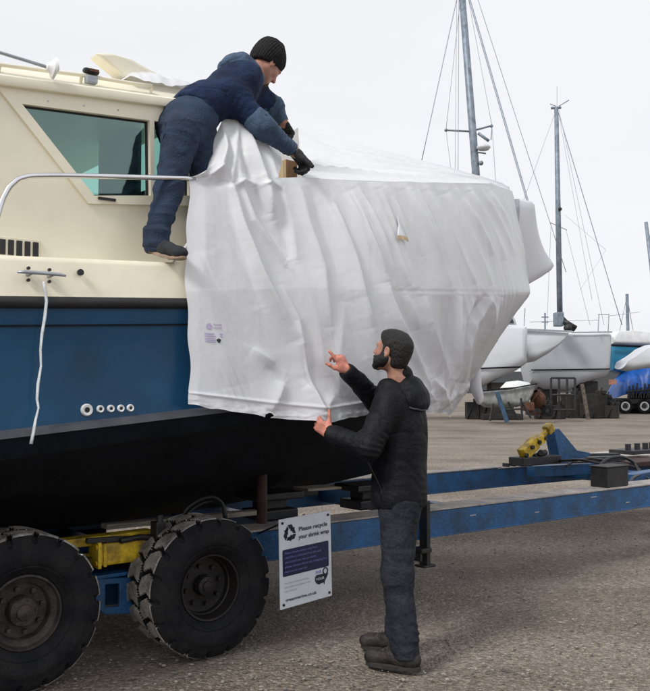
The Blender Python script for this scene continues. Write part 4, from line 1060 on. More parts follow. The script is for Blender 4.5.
# axles + wheels
def wheel(s, t, side, rusty=False, R=.40, wd=.35):
    ax = np.array([0, side, 0.0]); c = np.array([s, t, R])       # ax points from outer face inwards
    n = 560; prof = [(.050, .192), (.036, .200), (.030, .210), (.014, .222), (.006, .234), (.008, .240), (.000, .246), (-.006, .262), (-.010, .290), (-.007, .320), (-.001, .326), (.001, .345), (.008, .362), (.011, .367), (.014, .373), (.018, .379), (.022, .385), (.028, .390), (.034, .395)]
    inner = [(wd-h, r) for h, r in prof[::-1]]; mid = [(h, R+.001) for h in np.linspace(.040, wd-.040, 48)]
    P = prof+mid+inner; NL = 18
    def rad(h, r, th):
        if r < .350: return r
        x = th*NL/(2*math.pi)+(0.5 if h > wd*.52 else 0.0)
        zig = .30*(abs(((h/wd*4) % 2)-1)); x2 = (x+zig) % 1.0; g = 0.0
        dx = min(abs(x2-.02), abs(x2-1.02)); g = min(1.0, max(0.0, (.125-dx)/.045))
        g = max(g, min(1.0, max(0.0, (.0125-abs(h-wd*.5-.010*math.sin(th*NL)))/.006)))
        dpt = .024 if r > .39 else .026*min(1, max(0, (r-.35)/.025))
        return r-g*dpt
    tm = MB()
    tm.lathe(c, ax, P, n, rad)
    tr_lo = len(prof)-4
    tm.M = []
    for i in range(len(tm.F)):
        k, t_ = divmod(i, n); ok = tr_lo+2 <= k < tr_lo+len(mid)+6
        if ok:
            h_, r_ = P[k]; th_ = 2*math.pi*(t_+.5)/n; ok = r_-rad(h_, r_, th_) < .010
        tm.M.append(1 if ok else 0)
    rm = MB(); rr_ = .192
    if rusty: rp = [(.050, .192), (.040, .190), (.038, .180), (.060, .172), (.075, .150), (.080, .145), (.120, .138), (.125, .100), (.118, .070), (.118, .02)]
    else: rp = [(.050, .192), (.042, .188), (.044, .178), (.075, .172), (.115, .166), (.120, .160), (.150, .155), (.155, .120), (.148, .075), (.148, .02)]
    rm.lathe(c, ax, rp, 48)
    hbz = rp[-1][0]; 
    for k in range(8):
        a = 2*math.pi*k/8+.2; q = c+ax*(hbz+.008)+np.array([math.cos(a), 0, math.sin(a)])*.112; rm.cyl(q, q-ax*.03, .013, 6)
    ro = rm.build('wheel', M['rustrim' if rusty else 'rim'], trl, smooth=True, angle=35)
    to = sub(ro, tm, 'tyre', [M['tyre'], M['tread']], smooth=True, angle=50)
    hm = MB(); k_ = .078 if rusty else .06
    hm.lathe(c, ax, [(hbz, k_), (hbz-.05, k_*.98), (hbz-.062, k_*.9), (hbz-.066, k_*.55), (hbz-.075, k_*.5), (hbz-.078, .001)], 28)
    for k in range(5):
        a = 2*math.pi*k/5; q = c+ax*(hbz-.06)+np.array([math.cos(a), 0, math.sin(a)])*k_*.75; hm.cyl(q, q-ax*.008, .005, 6)
    sub(ro, hm, 'hub_cap', M['rustrim' if rusty else 'rim'], smooth=True, angle=35)
wheel(.165, .045, 1, R=.39); wheel(-.89, .085, 1, True); wheel(.175, 2*TC-.045, -1, R=.39); wheel(-.89, 2*TC-.085, -1, True)
for s in (.175, -.89):
    m = MB(); m.cyl((s, .15, .40), (s, 2*TC-.15, .40), .05); m.build('axle', M['black'], trl, smooth=True, angle=40)
# ================================================================== sign
c0 = on_t(279, 520, -.02); p0 = W(*c0); yaw = math.radians(46); X_ = np.array([math.cos(yaw), math.sin(yaw), 0]); Z_ = np.array([0, 0, 1.0])
rl = math.radians(1.6); Xs = X_*math.cos(rl)+Z_*math.sin(rl); Zs = Z_*math.cos(rl)-X_*math.sin(rl); Ns = np.cross(Xs, Zs)*-1
SW, SH = .440, .53; bl = p0-Zs*SH
Nout = -np.cross(Zs, Xs)*-1
Nout = np.cross(Xs, Zs)                                        # towards the camera
if Nout[1] > 0: Nout = -Nout
def sp(x, y, d=0): return bl+Xs*x*SW+Zs*y*SH+Nout*d            # x,y in 0..1
sg = thing('recycling_sign', 'white rectangular board with navy recycling arrows hung on the trailer side beam', 'sign', tuple(sp(.5, 0)), frame='w')
m = MB(); m.add([sp(0, 0), sp(1, 0), sp(1, 1), sp(0, 1)]+[sp(0, 0, -.006), sp(1, 0, -.006), sp(1, 1, -.006), sp(0, 1, -.006)], [(0, 1, 2, 3), (7, 6, 5, 4), (0, 4, 5, 1), (1, 5, 6, 2), (2, 6, 7, 3), (3, 7, 4, 0)]); m.build('board', M['signwhite'], sg)
asp = SH/SW
def polyset(polys, name, m_, d=.0015):
    m = MB()
    for p in polys: m.add([sp(x, y, d) for x, y in p], [tuple(range(len(p)))])
    return m.build(name, m_, sg)
rp_ = [[(.195+(x-.0)*1.0, .83+y/asp) for x, y in pl] for pl in recycle(0, 0, .125)]
polyset(rp_, 'recycling_logo', M['ink'])
def rrect(x0, y0, x1, y1, r):
    out = []
    for cx, cy, a in ((x1-r, y1-r/asp, 0), (x0+r, y1-r/asp, 90), (x0+r, y0+r/asp, 180), (x1-r, y0+r/asp, 270)):
        for k in range(5): t = math.radians(a+k*22.5); out.append((cx+r*math.cos(t), cy+r/asp*math.sin(t)))
    return out
pan = polyset([rrect(.05, .355, .945, .655, .02)], 'blue_panel', M['inkblue'])
def lettering(items, name, m_, d=.003, parent=sg):
    m = MB()
    for body, x, y, h, wmax, bold in items:
        V_, F_ = text_mesh(body, h*SH*1.35, bold, maxw=wmax*SW if wmax else None)
        m.add([bl+Xs*(x*SW+v[0])+Zs*(y*SH+v[1])+Nout*d for v in V_], F_)
    return m.build(name, m_, parent)
lettering([("Please recycle", .36, .832, .050, .56, True), ("your shrink wrap", .36, .745, .050, .60, True)], 'lettering', M['ink'])
lettering([("greenmarine.co.uk", .09, .075, .036, .60, True)], 'web_address', M['ink'])
lettering([("Please recycle shrink wrap here", .085, .603, .026, .62, False), ("used film is collected from the yard", .085, .552, .026, .70, False), ("and turned into new products", .085, .501, .026, .60, False), ("please remove doors and strapping first", .085, .450, .026, .82, False), ("thank you for your help", .085, .395, .026, .42, False)], 'panel_lettering', M['inkpale'], .0045)
lettering([("For more information about", .075, .270, .020, .46, False), ("the scheme please visit", .075, .225, .020, .50, False), ("our website", .075, .180, .020, .22, False)], 'small_lettering', M['inkgrey'])
polyset([[(.66+.27*a, .185+.10*b) for a, b in ((0, .75), (.12, 1.0), (.55, .98), (.78, .85), (.92, 1.05), (1.0, .9), (.88, .45), (.74, .1), (.70, -.35), (.62, -.05), (.42, -.10), (.30, -.18), (.1, .05), (.02, .3))]], 'country_logo', M['ink'])
lettering([("YOUR", .675, .222, .030, .17, True)], 'logo_lettering', M['signwhite'], .004)
lettering([("SHR", .67, .30, .035, .12, True)], 'logo_lettering', M['inkpale'])
m = MB(); ring = [sp(.87+.045*math.cos(a), .30+.045/asp*math.sin(a)+.01, .003) for a in np.linspace(0, 2*math.pi, 20)]; m.tube(ring, .0035, 6, cap=False); m.build('logo_ring', M['ink'], sg)
for x, y in ((.055, .955), (.945, .955), (.055, .045), (.945, .045)): m = MB(); m.cyl(sp(x, y, 0), sp(x, y, .006), .008, 12); m.build('bolt_head', M['bolt'], sg)
m = MB(); m.tube([sp(.5, 1.0, -.01), W(*[c0[0]+.35, .41, .60])], .006, 6); m.tube([sp(.12, .96, -.01), W(*[c0[0]+.10, .39, .60])], .006, 6); m.build('tie_wire', M['black'], sg)
# ================================================================== people
def foot_z(p, z): q = np.array(p, float); q[2] = z; return q
def build_standing():
    toe = at(371, 663, 4.90); ank = at(405, 645, 4.95)
    base = at(398, 664, 5.02); base[2] = 0
    pr = thing('person', 'bearded man in a charcoal hooded jacket standing on the gravel and reaching for the film', 'person', tuple(base), frame='w')
    f = unit([-.90, .43, 0]); up = unit([-.04, 0, 1.0]); A = axes(f, up); rgt = A[0]          # his right is away from us
    # joints
    pel = at(400, 494, 5.12); che = at(402, 425, 5.13); nb = at(401, 383, 5.13)
    shL = at(390, 403, 4.99); shR = at(409, 401, 5.27)
    elL = at(368, 447, 4.90); wrL = at(330, 434, 4.96)
    elR = at(378, 402, 5.26); wrR = at(347, 371, 5.06)
    hipL = at(399, 505, 5.05); hipR = at(402, 503, 5.20)
    knL = at(398, 577, 5.00); knR = at(396, 572, 5.22)
    anL = at(405, 642, 4.97); anR = at(398, 626, 5.28)
    hc = at(392.5, 352, 5.11)
    hf = unit([-.82, .52, .20]); HA = axes(hf, [.12, 0, 1.0])
    # hands
    wl = wrL; fl = unit(at(321, 425, 5.11)-wl)
    hl = hand_prims(wl, unit([-.72, .30, .55]), unit([.25, 1.0, .1]), 1, curl=(.55, .62, .68, .72), thumb=.15, spread=.12, thumb_up=.5)
    hr = hand_prims(wrR, unit([-.50, -.12, .85]), unit([-.60, .70, -.3]), -1, curl=(.10, .80, .9, .95), thumb=.4, spread=.05)
    # choose the side so both thumbs point up
    body = head_prims(hc, HA, nb)
    body += [cone(nb, che, .06, .08, .06), cone(shL, shR, .05, .05, .06), cone(che, pel, .085, .085, .05), cone(hipL, hipR, .07, .07, .04),
             cone(shL, elL, .045, .038, .03), cone(elL, wrL, .037, .026, .02), cone(shR, elR, .045, .038, .03), cone(elR, wrR, .037, .026, .02),
             cone(hipL, knL, .078, .052, .04), cone(knL, anL, .052, .036, .03), cone(hipR, knR, .078, .052, .04), cone(knR, anR, .052, .036, .03),
             cone(anL, foot_z(anL+f*.12, .045), .036, .03, .03), cone(anR, foot_z(anR+f*.12, .05), .036, .03, .03)]
    body += hl+hr
    o, P, F = sdf_obj('body', body, .0042, [M['skin'], M['skinred']], pr, smooth=1, tint=[(wrL+unit([-.8, .2, .42])*.1, .13), (wrR+unit([-.66, -.1, .72])*.1, .13)])
    eyes(hc, HA, pr)
    # hair: short back and sides with a fuller top
    X = lambda *p: xf(hc, HA, p)
    hair = [ell(X(0, -.018, .042), (.082, .100, .087), HA, .02), ell(X(0, .032, .078), (.064, .062, .046), HA, .03), ell(X(0, -.052, -.015), (.064, .058, .080), HA, .03), ell(X(0, -.045, -.06), (.052, .036, .04), HA, .03),
            half(X(0, .060, .055), -HA[1]*-.80+HA[2]*-.60, .01)]
    hair[-1] = half(X(0, .055, .052), HA[1]*.85-HA[2]*.52, .012)
    hair += [cone(X(-.12, .052, -.03), X(.12, .052, -.03), .046, .046, .01, '-'), cone(X(-.12, .022, -.075), X(.12, .022, -.075), .040, .040, .012, '-'), half(X(0, 0, -.092), -HA[2], .02)]
    hair += [ell(X(s*.085, .0, -.006), (.02, .020, .030), HA, .008, '-') for s in (-1, 1)]
    sdf_obj('hair', hair, .0035, [M['hair']], pr, disp=lambda P, N: .0014*fbm(P*np.array([60, 60, 60]), 3)+.0018*vnoise(P*26))
    # beard
    be = inflate([ell(X(0, .034, -.066), (.049, .052, .040), HA, .02), cone(X(-.014, .078, -.096), X(.014, .078, -.096), .020, .020, .02), cone(X(-.056, .002, -.045), X(-.03, .06, -.085), .019, .016, .02), cone(X(.056, .002, -.045), X(.03, .06, -.085), .019, .016, .02), cone(X(-.064, .018, .030), X(-.058, .014, -.05), .010, .018, .03), cone(X(.064, .018, .030), X(.058, .014, -.05), .010, .018, .03), ell(X(-.045, .045, -.055), (.016, .035, .026), HA, .03), ell(X(.045, .045, -.055), (.016, .035, .026), HA, .03), cone(X(-.024, .096, -.044), X(.024, .096, -.044), .004, .004, .012)], .0035)
    be += [ell(X(0, .104, -.0565), (.020, .014, .009), HA, .004, '-'), ell(X(0, .02, -.125), (.06, .045, .03), HA, .01, '-')]
    sdf_obj('beard', be, .0035, [M['hair']], pr, disp=lambda P, N: .0014*fbm(P*80, 3))
    # jacket
    hemz = at(400, 506, 5.12)[2]
    back = -f
    jk = [cone(shL+[0, 0, -.005], shR+[0, 0, -.005], .075, .075, .07),
          ell(che+np.array([0, 0, -.015]), (.190, .138, .22), A, .07), ell(che*.45+pel*.55+f*.01, (.182, .146, .22), A, .06), ell(pel+f*.005+[0, 0, -.01], (.190, .152, .20), A, .06),
          cone(nb+[0, 0, -.03], nb+[0, 0, .036]-f*.005, .080, .066, .04),
          cone(shL, elL, .086, .072, .045), cone(elL, wrL+unit(elL-wrL)*.02, .072, .050, .035), cone(shR, elR, .084, .070, .045), cone(elR, wrR+unit(elR-wrR)*.012, .070, .047, .035)]
    dl = unit(wrL-elL); dr = unit(wrR-elR)
    jk += [cone(wrL-dl*.035, wrL-dl*.008, .047, .045, .01), cone(wrR-dr*.035, wrR-dr*.006, .046, .044, .01)]
    hem = (pel+[0, 0, 0]); 
    jk.append(half([hem[0], hem[1], hemz], unit([0, .0, -1.0]), .008))
    jk += [cone(wrL-dl*.010, wrL+dl*.06, .031, .034, .004, '-'), cone(wrR-dr*.008, wrR+dr*.06, .031, .034, .004, '-')]
    J = [(elL, elL-shL, .10, .006, 90), (elR, elR-shR, .10, .006, 90), (che*.3+pel*.7, [0.1, 0, 1], .16, .0045, 62), (wrL-dl*.1, dl, .07, .004, 120)]
    _, JP, JF = sdf_obj('jacket', jk, .0055, [M['jacket']], pr, disp=folds(.0095, 7.0, 4.0, (1, 1, .75), J))
    ring = [pel+rgt*.3*math.cos(t)+f*.3*math.sin(t) for t in np.linspace(0, 2*math.pi, 25)]
    surf_line('pocket_zip', [pel-rgt*.3+f*.07+[0, 0, .16], pel-rgt*.3+f*.10+[0, 0, .02]], JP, JF, M['bolt'], pr, .003)
    # hood lying on the back, with its rolled edge
    hd = []
    ctr = nb+np.array([0, 0, -.012])-back*.035
    for k in range(15):
        a = math.radians(-118+236*k/14.0); d = math.cos(a)*back+math.sin(a)*rgt
        drop = -.020-.050*max(0, math.cos(a))
        hd.append(cone(ctr+d*(.082+.02*max(0, math.cos(a)))+[0, 0, drop+.015], ctr+d*(.120+.035*max(0, math.cos(a)))+[0, 0, drop-.025-.02*max(0, math.cos(a))], .034, .027, .03))
    hd += [ell(ctr+back*.13+[0, 0, -.075], (.135, .056, .085), A, .04), ell(ctr+back*.10+[0, 0, .005], (.09, .05, .045), A, .03)]
    _, HP, HF = sdf_obj('hood', hd, .005, [M['jacket']], pr, disp=folds(.007, 9, 9.0, (1, 1, 1.2)))
    m = MB(); rim = []
    for k in range(25):
        a = math.radians(-95+190*k/24.0); d = math.cos(a)*back+math.sin(a)*rgt; c_ = max(0, math.cos(a))
        rim.append(ctr+d*(.125+.050*c_)+[0, 0, -.055-.088*c_**1.3])
    surf_line('hood_piping', [p_+(p_-ctr)*.4 for p_ in rim], HP, HF, M['lining'], pr, .0045, 60)
    # back yoke seam + zip pulls
    # trousers
    tz = lambda p, z: foot_z(p, z)
    tr = [ell(pel+[0, 0, -.05], (.150, .112, .12), A, .05), cone(hipL, knL, .112, .082, .05), cone(knL, anL+[0, 0, .01], .080, .066, .04), cone(hipR, knR, .110, .080, .05), cone(knR, anR+[0, 0, .01], .078, .064, .04),
          cone(anL+[0, 0, .03], anL+[0, 0, -.02]+f*.012, .062, .066, .02), cone(anR+[0, 0, .03], anR+[0, 0, -.02]+f*.012, .062, .066, .02)]
    tr += [half([pel[0], pel[1], pel[2]+.05], [0, 0, 1], .01)]
    tr += [cone(a_+[0, 0, .03], foot_z(a_, .02)-f*.012, .064, .078, .03) for a_ in (anL, anR)]
    tr += [half(foot_z(anL, .066), [0, 0, -1], .008)]
    _, TP, TF = sdf_obj('trousers', tr, .0055, [M['trouser']], pr, disp=folds(.0075, 8, 21.0, (1, 1, 1.5), [(knL, [.3, .2, 1], .10, .006, 60), (knR, [.2, .2, 1], .10, .005, 60), (anL+[0, 0, .05], [.2, .1, 1], .08, .008, 80), (anR+[0, 0, .05], [0, 0, 1], .08, .007, 80), (hipL+[0, 0, -.08], [.4, 0, 1], .12, .004, 60)]))
    for an in (anL, anR):
        for k_ in range(4): m = MB(); q_ = foot_z(an, 0)+f*(.075+.022*k_)+[0, 0, .122-.012*k_]; m.tube([q_-rgt*.030, q_+[0, 0, .006], q_+rgt*.030], .0032, 6); m.build('boot_lace', M['lining'], pr, smooth=True)
        fz = 0.0; a0 = foot_z(an, .0); bt = []
        hl_ = a0-f*.045; bt += [cone(foot_z(a0, .07), foot_z(an, an[2]+.05), .056, .054, .03), cone(foot_z(hl_, .060), foot_z(a0+f*.06, .075), .046, .046, .03), cone(foot_z(a0+f*.06, .070), foot_z(a0+f*.17, .052), .044, .042, .03), ell(foot_z(a0+f*.185, .050), (.047, .056, .040), A, .02), half(foot_z(a0, .026), [0, 0, -1], .004)]
        sdf_obj('boot', bt, .0045, [M['boot']], pr, disp=folds(.003, 18, 2.0, (1, 1, 1.5)))
        m = MB(); oc = []
        for k in range(28):
            t = 2*math.pi*k/28; c_, s_ = math.cos(t), math.sin(t); ln_b = .148 if c_ > 0 else .150
            wdt = .048*(1 if c_ > -.3 else .9)+(.004 if 0 < c_ < .8 else 0)
            oc.append(a0+f*(.070+.160*np.sign(c_)*abs(c_)**.8)+rgt*(wdt*np.sign(s_)*abs(s_)**.75))
        lo = [foot_z(p, .002) for p in oc]; hi = [foot_z(p, .030) for p in oc]
        m.add(lo+hi, [tuple(range(28))[::-1], tuple(range(28, 56))]+[(k, (k+1) % 28, 28+(k+1) % 28, 28+k) for k in range(28)]); m.build('boot_sole', M['sole'], pr, bevel=.004)
build_standing()
def build_stooping():
    f = np.array([D2[0], D2[1], 0]); n = np.array([N2[0], N2[1], 0])        # faces the bow; his right side is towards us
    J = lambda u, v, t: on_tw(u, v, t)
    anR = J(156.5, 239, -.17); base = foot_z(anR, on_t(160, 262, -.2)[2])
    pr = thing('person', 'man in a navy jacket and black knitted hat stooping on the yacht side deck', 'person', tuple(base), frame='w')
    knR = J(168, 190, -.13); hipR = J(182, 133, -.09)
    hipL = J(197, 134, .10); knL = J(206, 168, -.06); anL = J(200, 236, -.02)
    pel = J(189, 122, .02); wst = J(202, 107, .04); che = J(228, 92, .09); nb = J(249, 79, .13)
    shR = J(234, 99, -.05); shL = J(250, 88, .30)
    elR = J(262, 126, -.14); wrR = J(294, 151, -.16)
    elL = J(273, 108, .34); wrL = J(284, 123, .30)
    hc = J(266.5, 64.5, .13); hf = unit(f*.74+np.array([0, 0, -.74])+n*.12); HA = axes(hf, f*.74+np.array([0, 0, .74]))
    hr = hand_prims(wrR, unit(J(306, 163, -.17)-wrR+np.array([0, 0, -.02])), unit(-f*.6+np.array([0, 0, -.8])), 1, curl=(.75, .85, .9, 1.0), thumb=.2, spread=.12, sc=1.2)
    hl = hand_prims(wrL, unit(f*.6+np.array([0, 0, -.75])), unit(-f*.8+np.array([0, 0, -.5])), -1, curl=(.7, .8, .85, .9), thumb=.3, spread=.05)
    body = head_prims(hc, HA, nb)
    body += [cone(nb, che, .058, .075, .05), cone(shL, shR, .045, .045, .05), cone(che, wst, .075, .07, .05), cone(wst, pel, .07, .08, .05), cone(hipL, hipR, .07, .07, .04),
             cone(shL, elL, .045, .037, .03), cone(elL, wrL, .036, .026, .02), cone(shR, elR, .045, .037, .03), cone(elR, wrR, .036, .027, .02),
             cone(hipL, knL, .075, .05, .04), cone(knL, anL, .05, .036, .03), cone(hipR, knR, .075, .05, .04), cone(knR, anR, .05, .036, .03)]
    ft = unit([.80, -.60, 0])
    body += [cone(anR, foot_z(anR+ft*.10, base[2]+.035), .034, .028, .03), cone(anL, foot_z(anL+f*.10, base[2]+.035), .034, .028, .03)]
    body += hr+hl
    sdf_obj('body', body, .0042, [M['skin'], M['skinred']], pr, smooth=1, tint=[(hc+hf*.09, .05)]); eyes(hc, HA, pr)
    sdf_obj('glove', inflate(hr, .0035)[1:], .0032, [M['glove']], pr, disp=lambda P, N: .0012*fbm(P*60, 2))
    sdf_obj('glove', inflate(hl, .0035)[1:], .0036, [M['glove']], pr, disp=lambda P, N: .0012*fbm(P*60, 2))
    X = lambda *p: xf(hc, HA, p)
    be = inflate([ell(X(0, .046, -.078), (.040, .042, .028), HA, .02), cone(X(-.014, .078, -.094), X(.014, .078, -.094), .017, .017, .02), cone(X(-.052, .012, -.060), X(-.03, .06, -.088), .012, .014, .02), cone(X(.052, .012, -.060), X(.03, .06, -.088), .012, .014, .02), cone(X(-.020, .095, -.044), X(.020, .095, -.044), .004, .004, .01)], .002)
    be += [ell(X(0, .104, -.0565), (.020, .014, .009), HA, .004, '-')]
    sdf_obj('beard', be, .0038, [M['beard']], pr, disp=lambda P, N: .002*fbm(P*80, 3))
    # knitted hat
    kh = [ell(X(0, -.018, .052), (.095, .110, .097), HA, .02), ell(X(0, -.045, .080), (.074, .084, .076), HA, .04), ell(X(0, -.05, .0), (.078, .072, .075), HA, .04), cone(X(-.02, -.02, .142), X(.02, -.03, .145), .02, .02, .04),
          half(X(0, .07, .024), unit(-HA[2]*.85+HA[1]*.46), .008)]
    sdf_obj('knit_hat', kh, .0035, [M['knit']], pr, disp=lambda P, N: .0022*np.sin(np.arctan2((P-hc)@HA[0], (P-hc)@HA[1])*46)+.002*fbm(P*40, 2))
    m = MB(); rg = []
    for k in range(41):
        t = 2*math.pi*k/40; rg.append(X(.0865*math.sin(t), -.016+.103*math.cos(t), .042-.016*math.cos(t)))
    # jacket
    tor = axes(unit(nb-pel), np.array([0, 0, 1.0]))            # forward axis along the spine
    sp = unit(nb-pel); side = n; bk = np.cross(sp, side); bk = bk if bk[2] > 0 else -bk; T = np.array([side, sp, bk])
    jk = [cone(shL, shR, .078, .078, .07), ell(che+bk*.0, (.190, .19, .128), T, .07), ell(wst, (.172, .20, .135), T, .06), ell(wst-sp*.08, (.165, .14, .122), T, .06), ell(che*.6+nb*.4+bk*.02, (.15, .14, .105), T, .06),
          cone(shR, elR, .090, .070, .045), cone(shL, elL, .085, .066, .045), half(wst-sp*.115, -sp, .01)]
    dr = unit(wrR-elR); dl = unit(wrL-elL)
    cutR = shR*.25+elR*.75; cutL = shL*.25+elL*.75
    jk += [half(cutR, dr, .01), half(cutL, dl, .01)] if False else []
    sdf_obj('jacket', jk, .0065, [M['navyfleece']], pr, disp=folds(.010, 8, 31.0, (1, 1, 1.1), [(shR+[0, 0, -.05], elR-shR, .12, .006, 75), (wst, sp, .15, .006, 62), (elR, elR-shR, .08, .005, 90)]))
    # faded sleeves and hood
    for (el, wr, d, sh) in ((elR, wrR, dr, shR), (elL, wrL, dl, shL)):
        s0 = sh*.22+el*.78
        sl = [cone(s0, el, .076, .073, .03), cone(el, wr-d*.045, .072, .048, .035), cone(wr-d*.05, wr-d*.022, .046, .043, .01), cone(wr-d*.018, wr+d*.06, .034, .036, .004, '-')]
        sdf_obj('sleeve', sl, .005, [M['denimlight']], pr, disp=folds(.007, 10, 41.0, (1, 1, 1), [(el, d, .11, .006, 95), (wr-d*.08, d, .08, .005, 130)]))
    hd = []
    for k in range(13):
        a = math.radians(-120+240*k/12.0); d = math.cos(a)*bk+math.sin(a)*side; c_ = max(0, math.cos(a))
        hd.append(cone(nb+d*(.075+.035*c_)+sp*.010, nb+d*(.100+.045*c_)-sp*(.050+.045*c_), .038, .032, .03))
    hd += [ell(nb+bk*.125-sp*.055, (.105, .085, .050), T, .04)]
    sdf_obj('hood', hd, .005, [M['denimlight']], pr, disp=folds(.009, 11, 51.0))
    # jeans
    A = axes(f, [0, 0, 1])
    tr = [ell(pel-sp*.01, (.172, .150, .140), T, .05), ell(pel-f*.035+[0, 0, -.05], (.17, .135, .13), A, .05), cone(hipR, knR, .106, .074, .05), cone(knR, anR+[0, 0, .02], .072, .060, .04), cone(hipL, knL, .112, .092, .05), cone(knL, anL+[0, 0, .02], .084, .064, .04),
          cone(anR+[0, 0, .02], anR+[0, 0, -.030], .062, .070, .02)]
    tr += [half(wst+sp*.0, sp, .01), cone(anR+[0, 0, -.11], anR+[0, 0, -.25], .06, .07, .01, '-')]
    _, TP, TF = sdf_obj('jeans', tr, .0055, [M['denim']], pr, disp=folds(.0105, 6.5, 61.0, (1, 1, 1.5), [(knR, [0, 0, 1], .14, .008, 58), (anR+[0, 0, .07], [.1, 0, 1], .12, .010, 80), (hipR+[0, 0, -.05], [.5, 0, 1], .12, .007, 60), (pel-f*.08-[0, 0, .1], [.2, 0, 1], .1, .006, 70)]))
    pc_ = [pel-f*.3-n*.06+[0, 0, -.02], pel-f*.3-n*.14+[0, 0, -.03], pel-f*.28-n*.15+[0, 0, -.14], pel-f*.28-n*.10+[0, 0, -.17], pel-f*.28-n*.05+[0, 0, -.14], pel-f*.3-n*.06+[0, 0, -.02]]
    surf_line('pocket_stitching', pc_, TP, TF, M['denim'], pr, .0022, 60)
    # shoes
    z0 = base[2]
    for an, fd, lift in ((anR, ft, .060), (anL, f, .0)):
        A2 = axes(fd, [0, 0, 1]); a0 = foot_z(an, z0)
        q = lambda d, z, s=0: a0+fd*d+A2[0]*s+np.array([0, 0, z+lift*max(0, (.12-d)/.17)])
        bt = [cone(q(0, .07), q(0, .115), .046, .044, .03), cone(q(-.04, .048), q(.08, .045), .040, .038, .03), cone(q(.08, .045), q(.17, .036), .040, .034, .03), ell(q(.175, .036), (.040, .045, .028), A2, .02)]
        bt.append(half(q(.05, .020), unit(np.cross(A2[0], unit(q(.15, 0)-q(-.04, 0))))*-1, .004))
        sdf_obj('shoe', bt, .0045, [M['shoe']], pr, disp=folds(.002, 18, 2.0))
        m = MB(); lo = []; hi = []
        for k in range(28):
            t = 2*math.pi*k/28; c_, s_ = math.cos(t), math.sin(t); d = .065+.150*np.sign(c_)*abs(c_)**.8; s = .043*np.sign(s_)*abs(s_)**.75
            lo.append(q(d, .001, s)); hi.append(q(d, .017, s))
        m.add(lo+hi, [tuple(range(28))[::-1], tuple(range(28, 56))]+[(k, (k+1) % 28, 28+(k+1) % 28, 28+k) for k in range(28)]); m.build('shoe_sole', M['tansole'], pr, bevel=.004)
build_stooping()
# ================================================================== yard behind
def hull_mesh(L, h, bw_, keel=.25, raked=.12, n=26, bowx=1):
    """simple yacht hull: x 0..L (bow at L if bowx), y half width, z 0..h"""
    mb = MB(); rows = []
    for i in range(n+1):
        a = i/n; x = a*L; wd = bw_*(1-max(0, (a-.45)/.55)**2.4)*(1-.25*max(0, (.2-a)/.2)); zb = h*(keel*(max(0, (a-.5)/.5))**2*1.2+.22*max(0, (.45-a)/.45)**1.5)
        zt_ = h*(1+.06*(a-.3)**2); r = []
        for j in range(13):
            th = math.pi*j/12; sx = -math.cos(th); q = math.sin(th); yy = wd*np.sign(sx)*abs(sx)**.5 if abs(sx) > 1e-6 else 0; r.append((x+raked*h*(1-q**1.0)*(a-.5)*2*.6, yy, zt_-(zt_-zb)*q**.85))
        rows.append(r)
    mb.grid(rows); mb.add(rows[0], [tuple(range(13))]); mb.add([(p[0][0], p[0][1], p[0][2]) for p in rows]+[(p[-1][0], p[-1][1], p[-1][2]) for p in rows][::-1], [tuple(range(2*(n+1)))])
    return mb
def place(mb, yaw, pos):
    c, s = math.cos(yaw), math.sin(yaw); p = np.array(pos); mb.V = [(c*v[0]-s*v[1]+p[0], s*v[0]+c*v[1]+p[1], v[2]+p[2]) for v in mb.V]; return mb
def wires(m, a, b, r=.02, sag=0):
    a = np.array(a, float); b = np.array(b, float); t = np.linspace(0, 1, 8)[:, None]; P = a*(1-t)+b*t; P[:, 2] -= sag*4*(t*(1-t))[:, 0]; m.tube(P, r, 5)
def outline_hull(name, px, Y, depth, m_, parent, bulge=.25, taper=.0, bevel=.06):
    """hull seen side-on: outline (photo px) at distance Y, rounded across its beam"""
    P = [at(u, v, Y) for u, v in px]; zs = [p[2] for p in P]; c = np.mean(P, 0); c[2] = max(zs)-.35*(max(zs)-min(zs)); mb = MB(); rings = []
    for k, (q, sc) in enumerate(((-.5, .50), (-.49, .66), (-.45, .80), (-.37, .90), (-.24, .965), (-.1, .995), (0, 1.0), (.1, .995), (.24, .965), (.37, .90), (.45, .80), (.49, .66), (.5, .50))):
        ring = []
        for p in P:
            v = p-c; hz = v[2]; s_ = sc if hz < 0 else 1-(1-sc)*.3
            ring.append((c[0]+v[0]*(1-(1-sc)*.25), Y+depth/2+q*depth, c[2]+hz*s_))
        rings.append(ring)
    R = np.array(rings); R = np.concatenate([R, R[:, :1]], 1); mb.grid(R); n = len(P); mb.add(rings[0], [tuple(range(n))]); mb.add(rings[-1], [tuple(range(n))[::-1]])
    return mb.build(name, m_, parent, smooth=True, angle=40, weld=True)
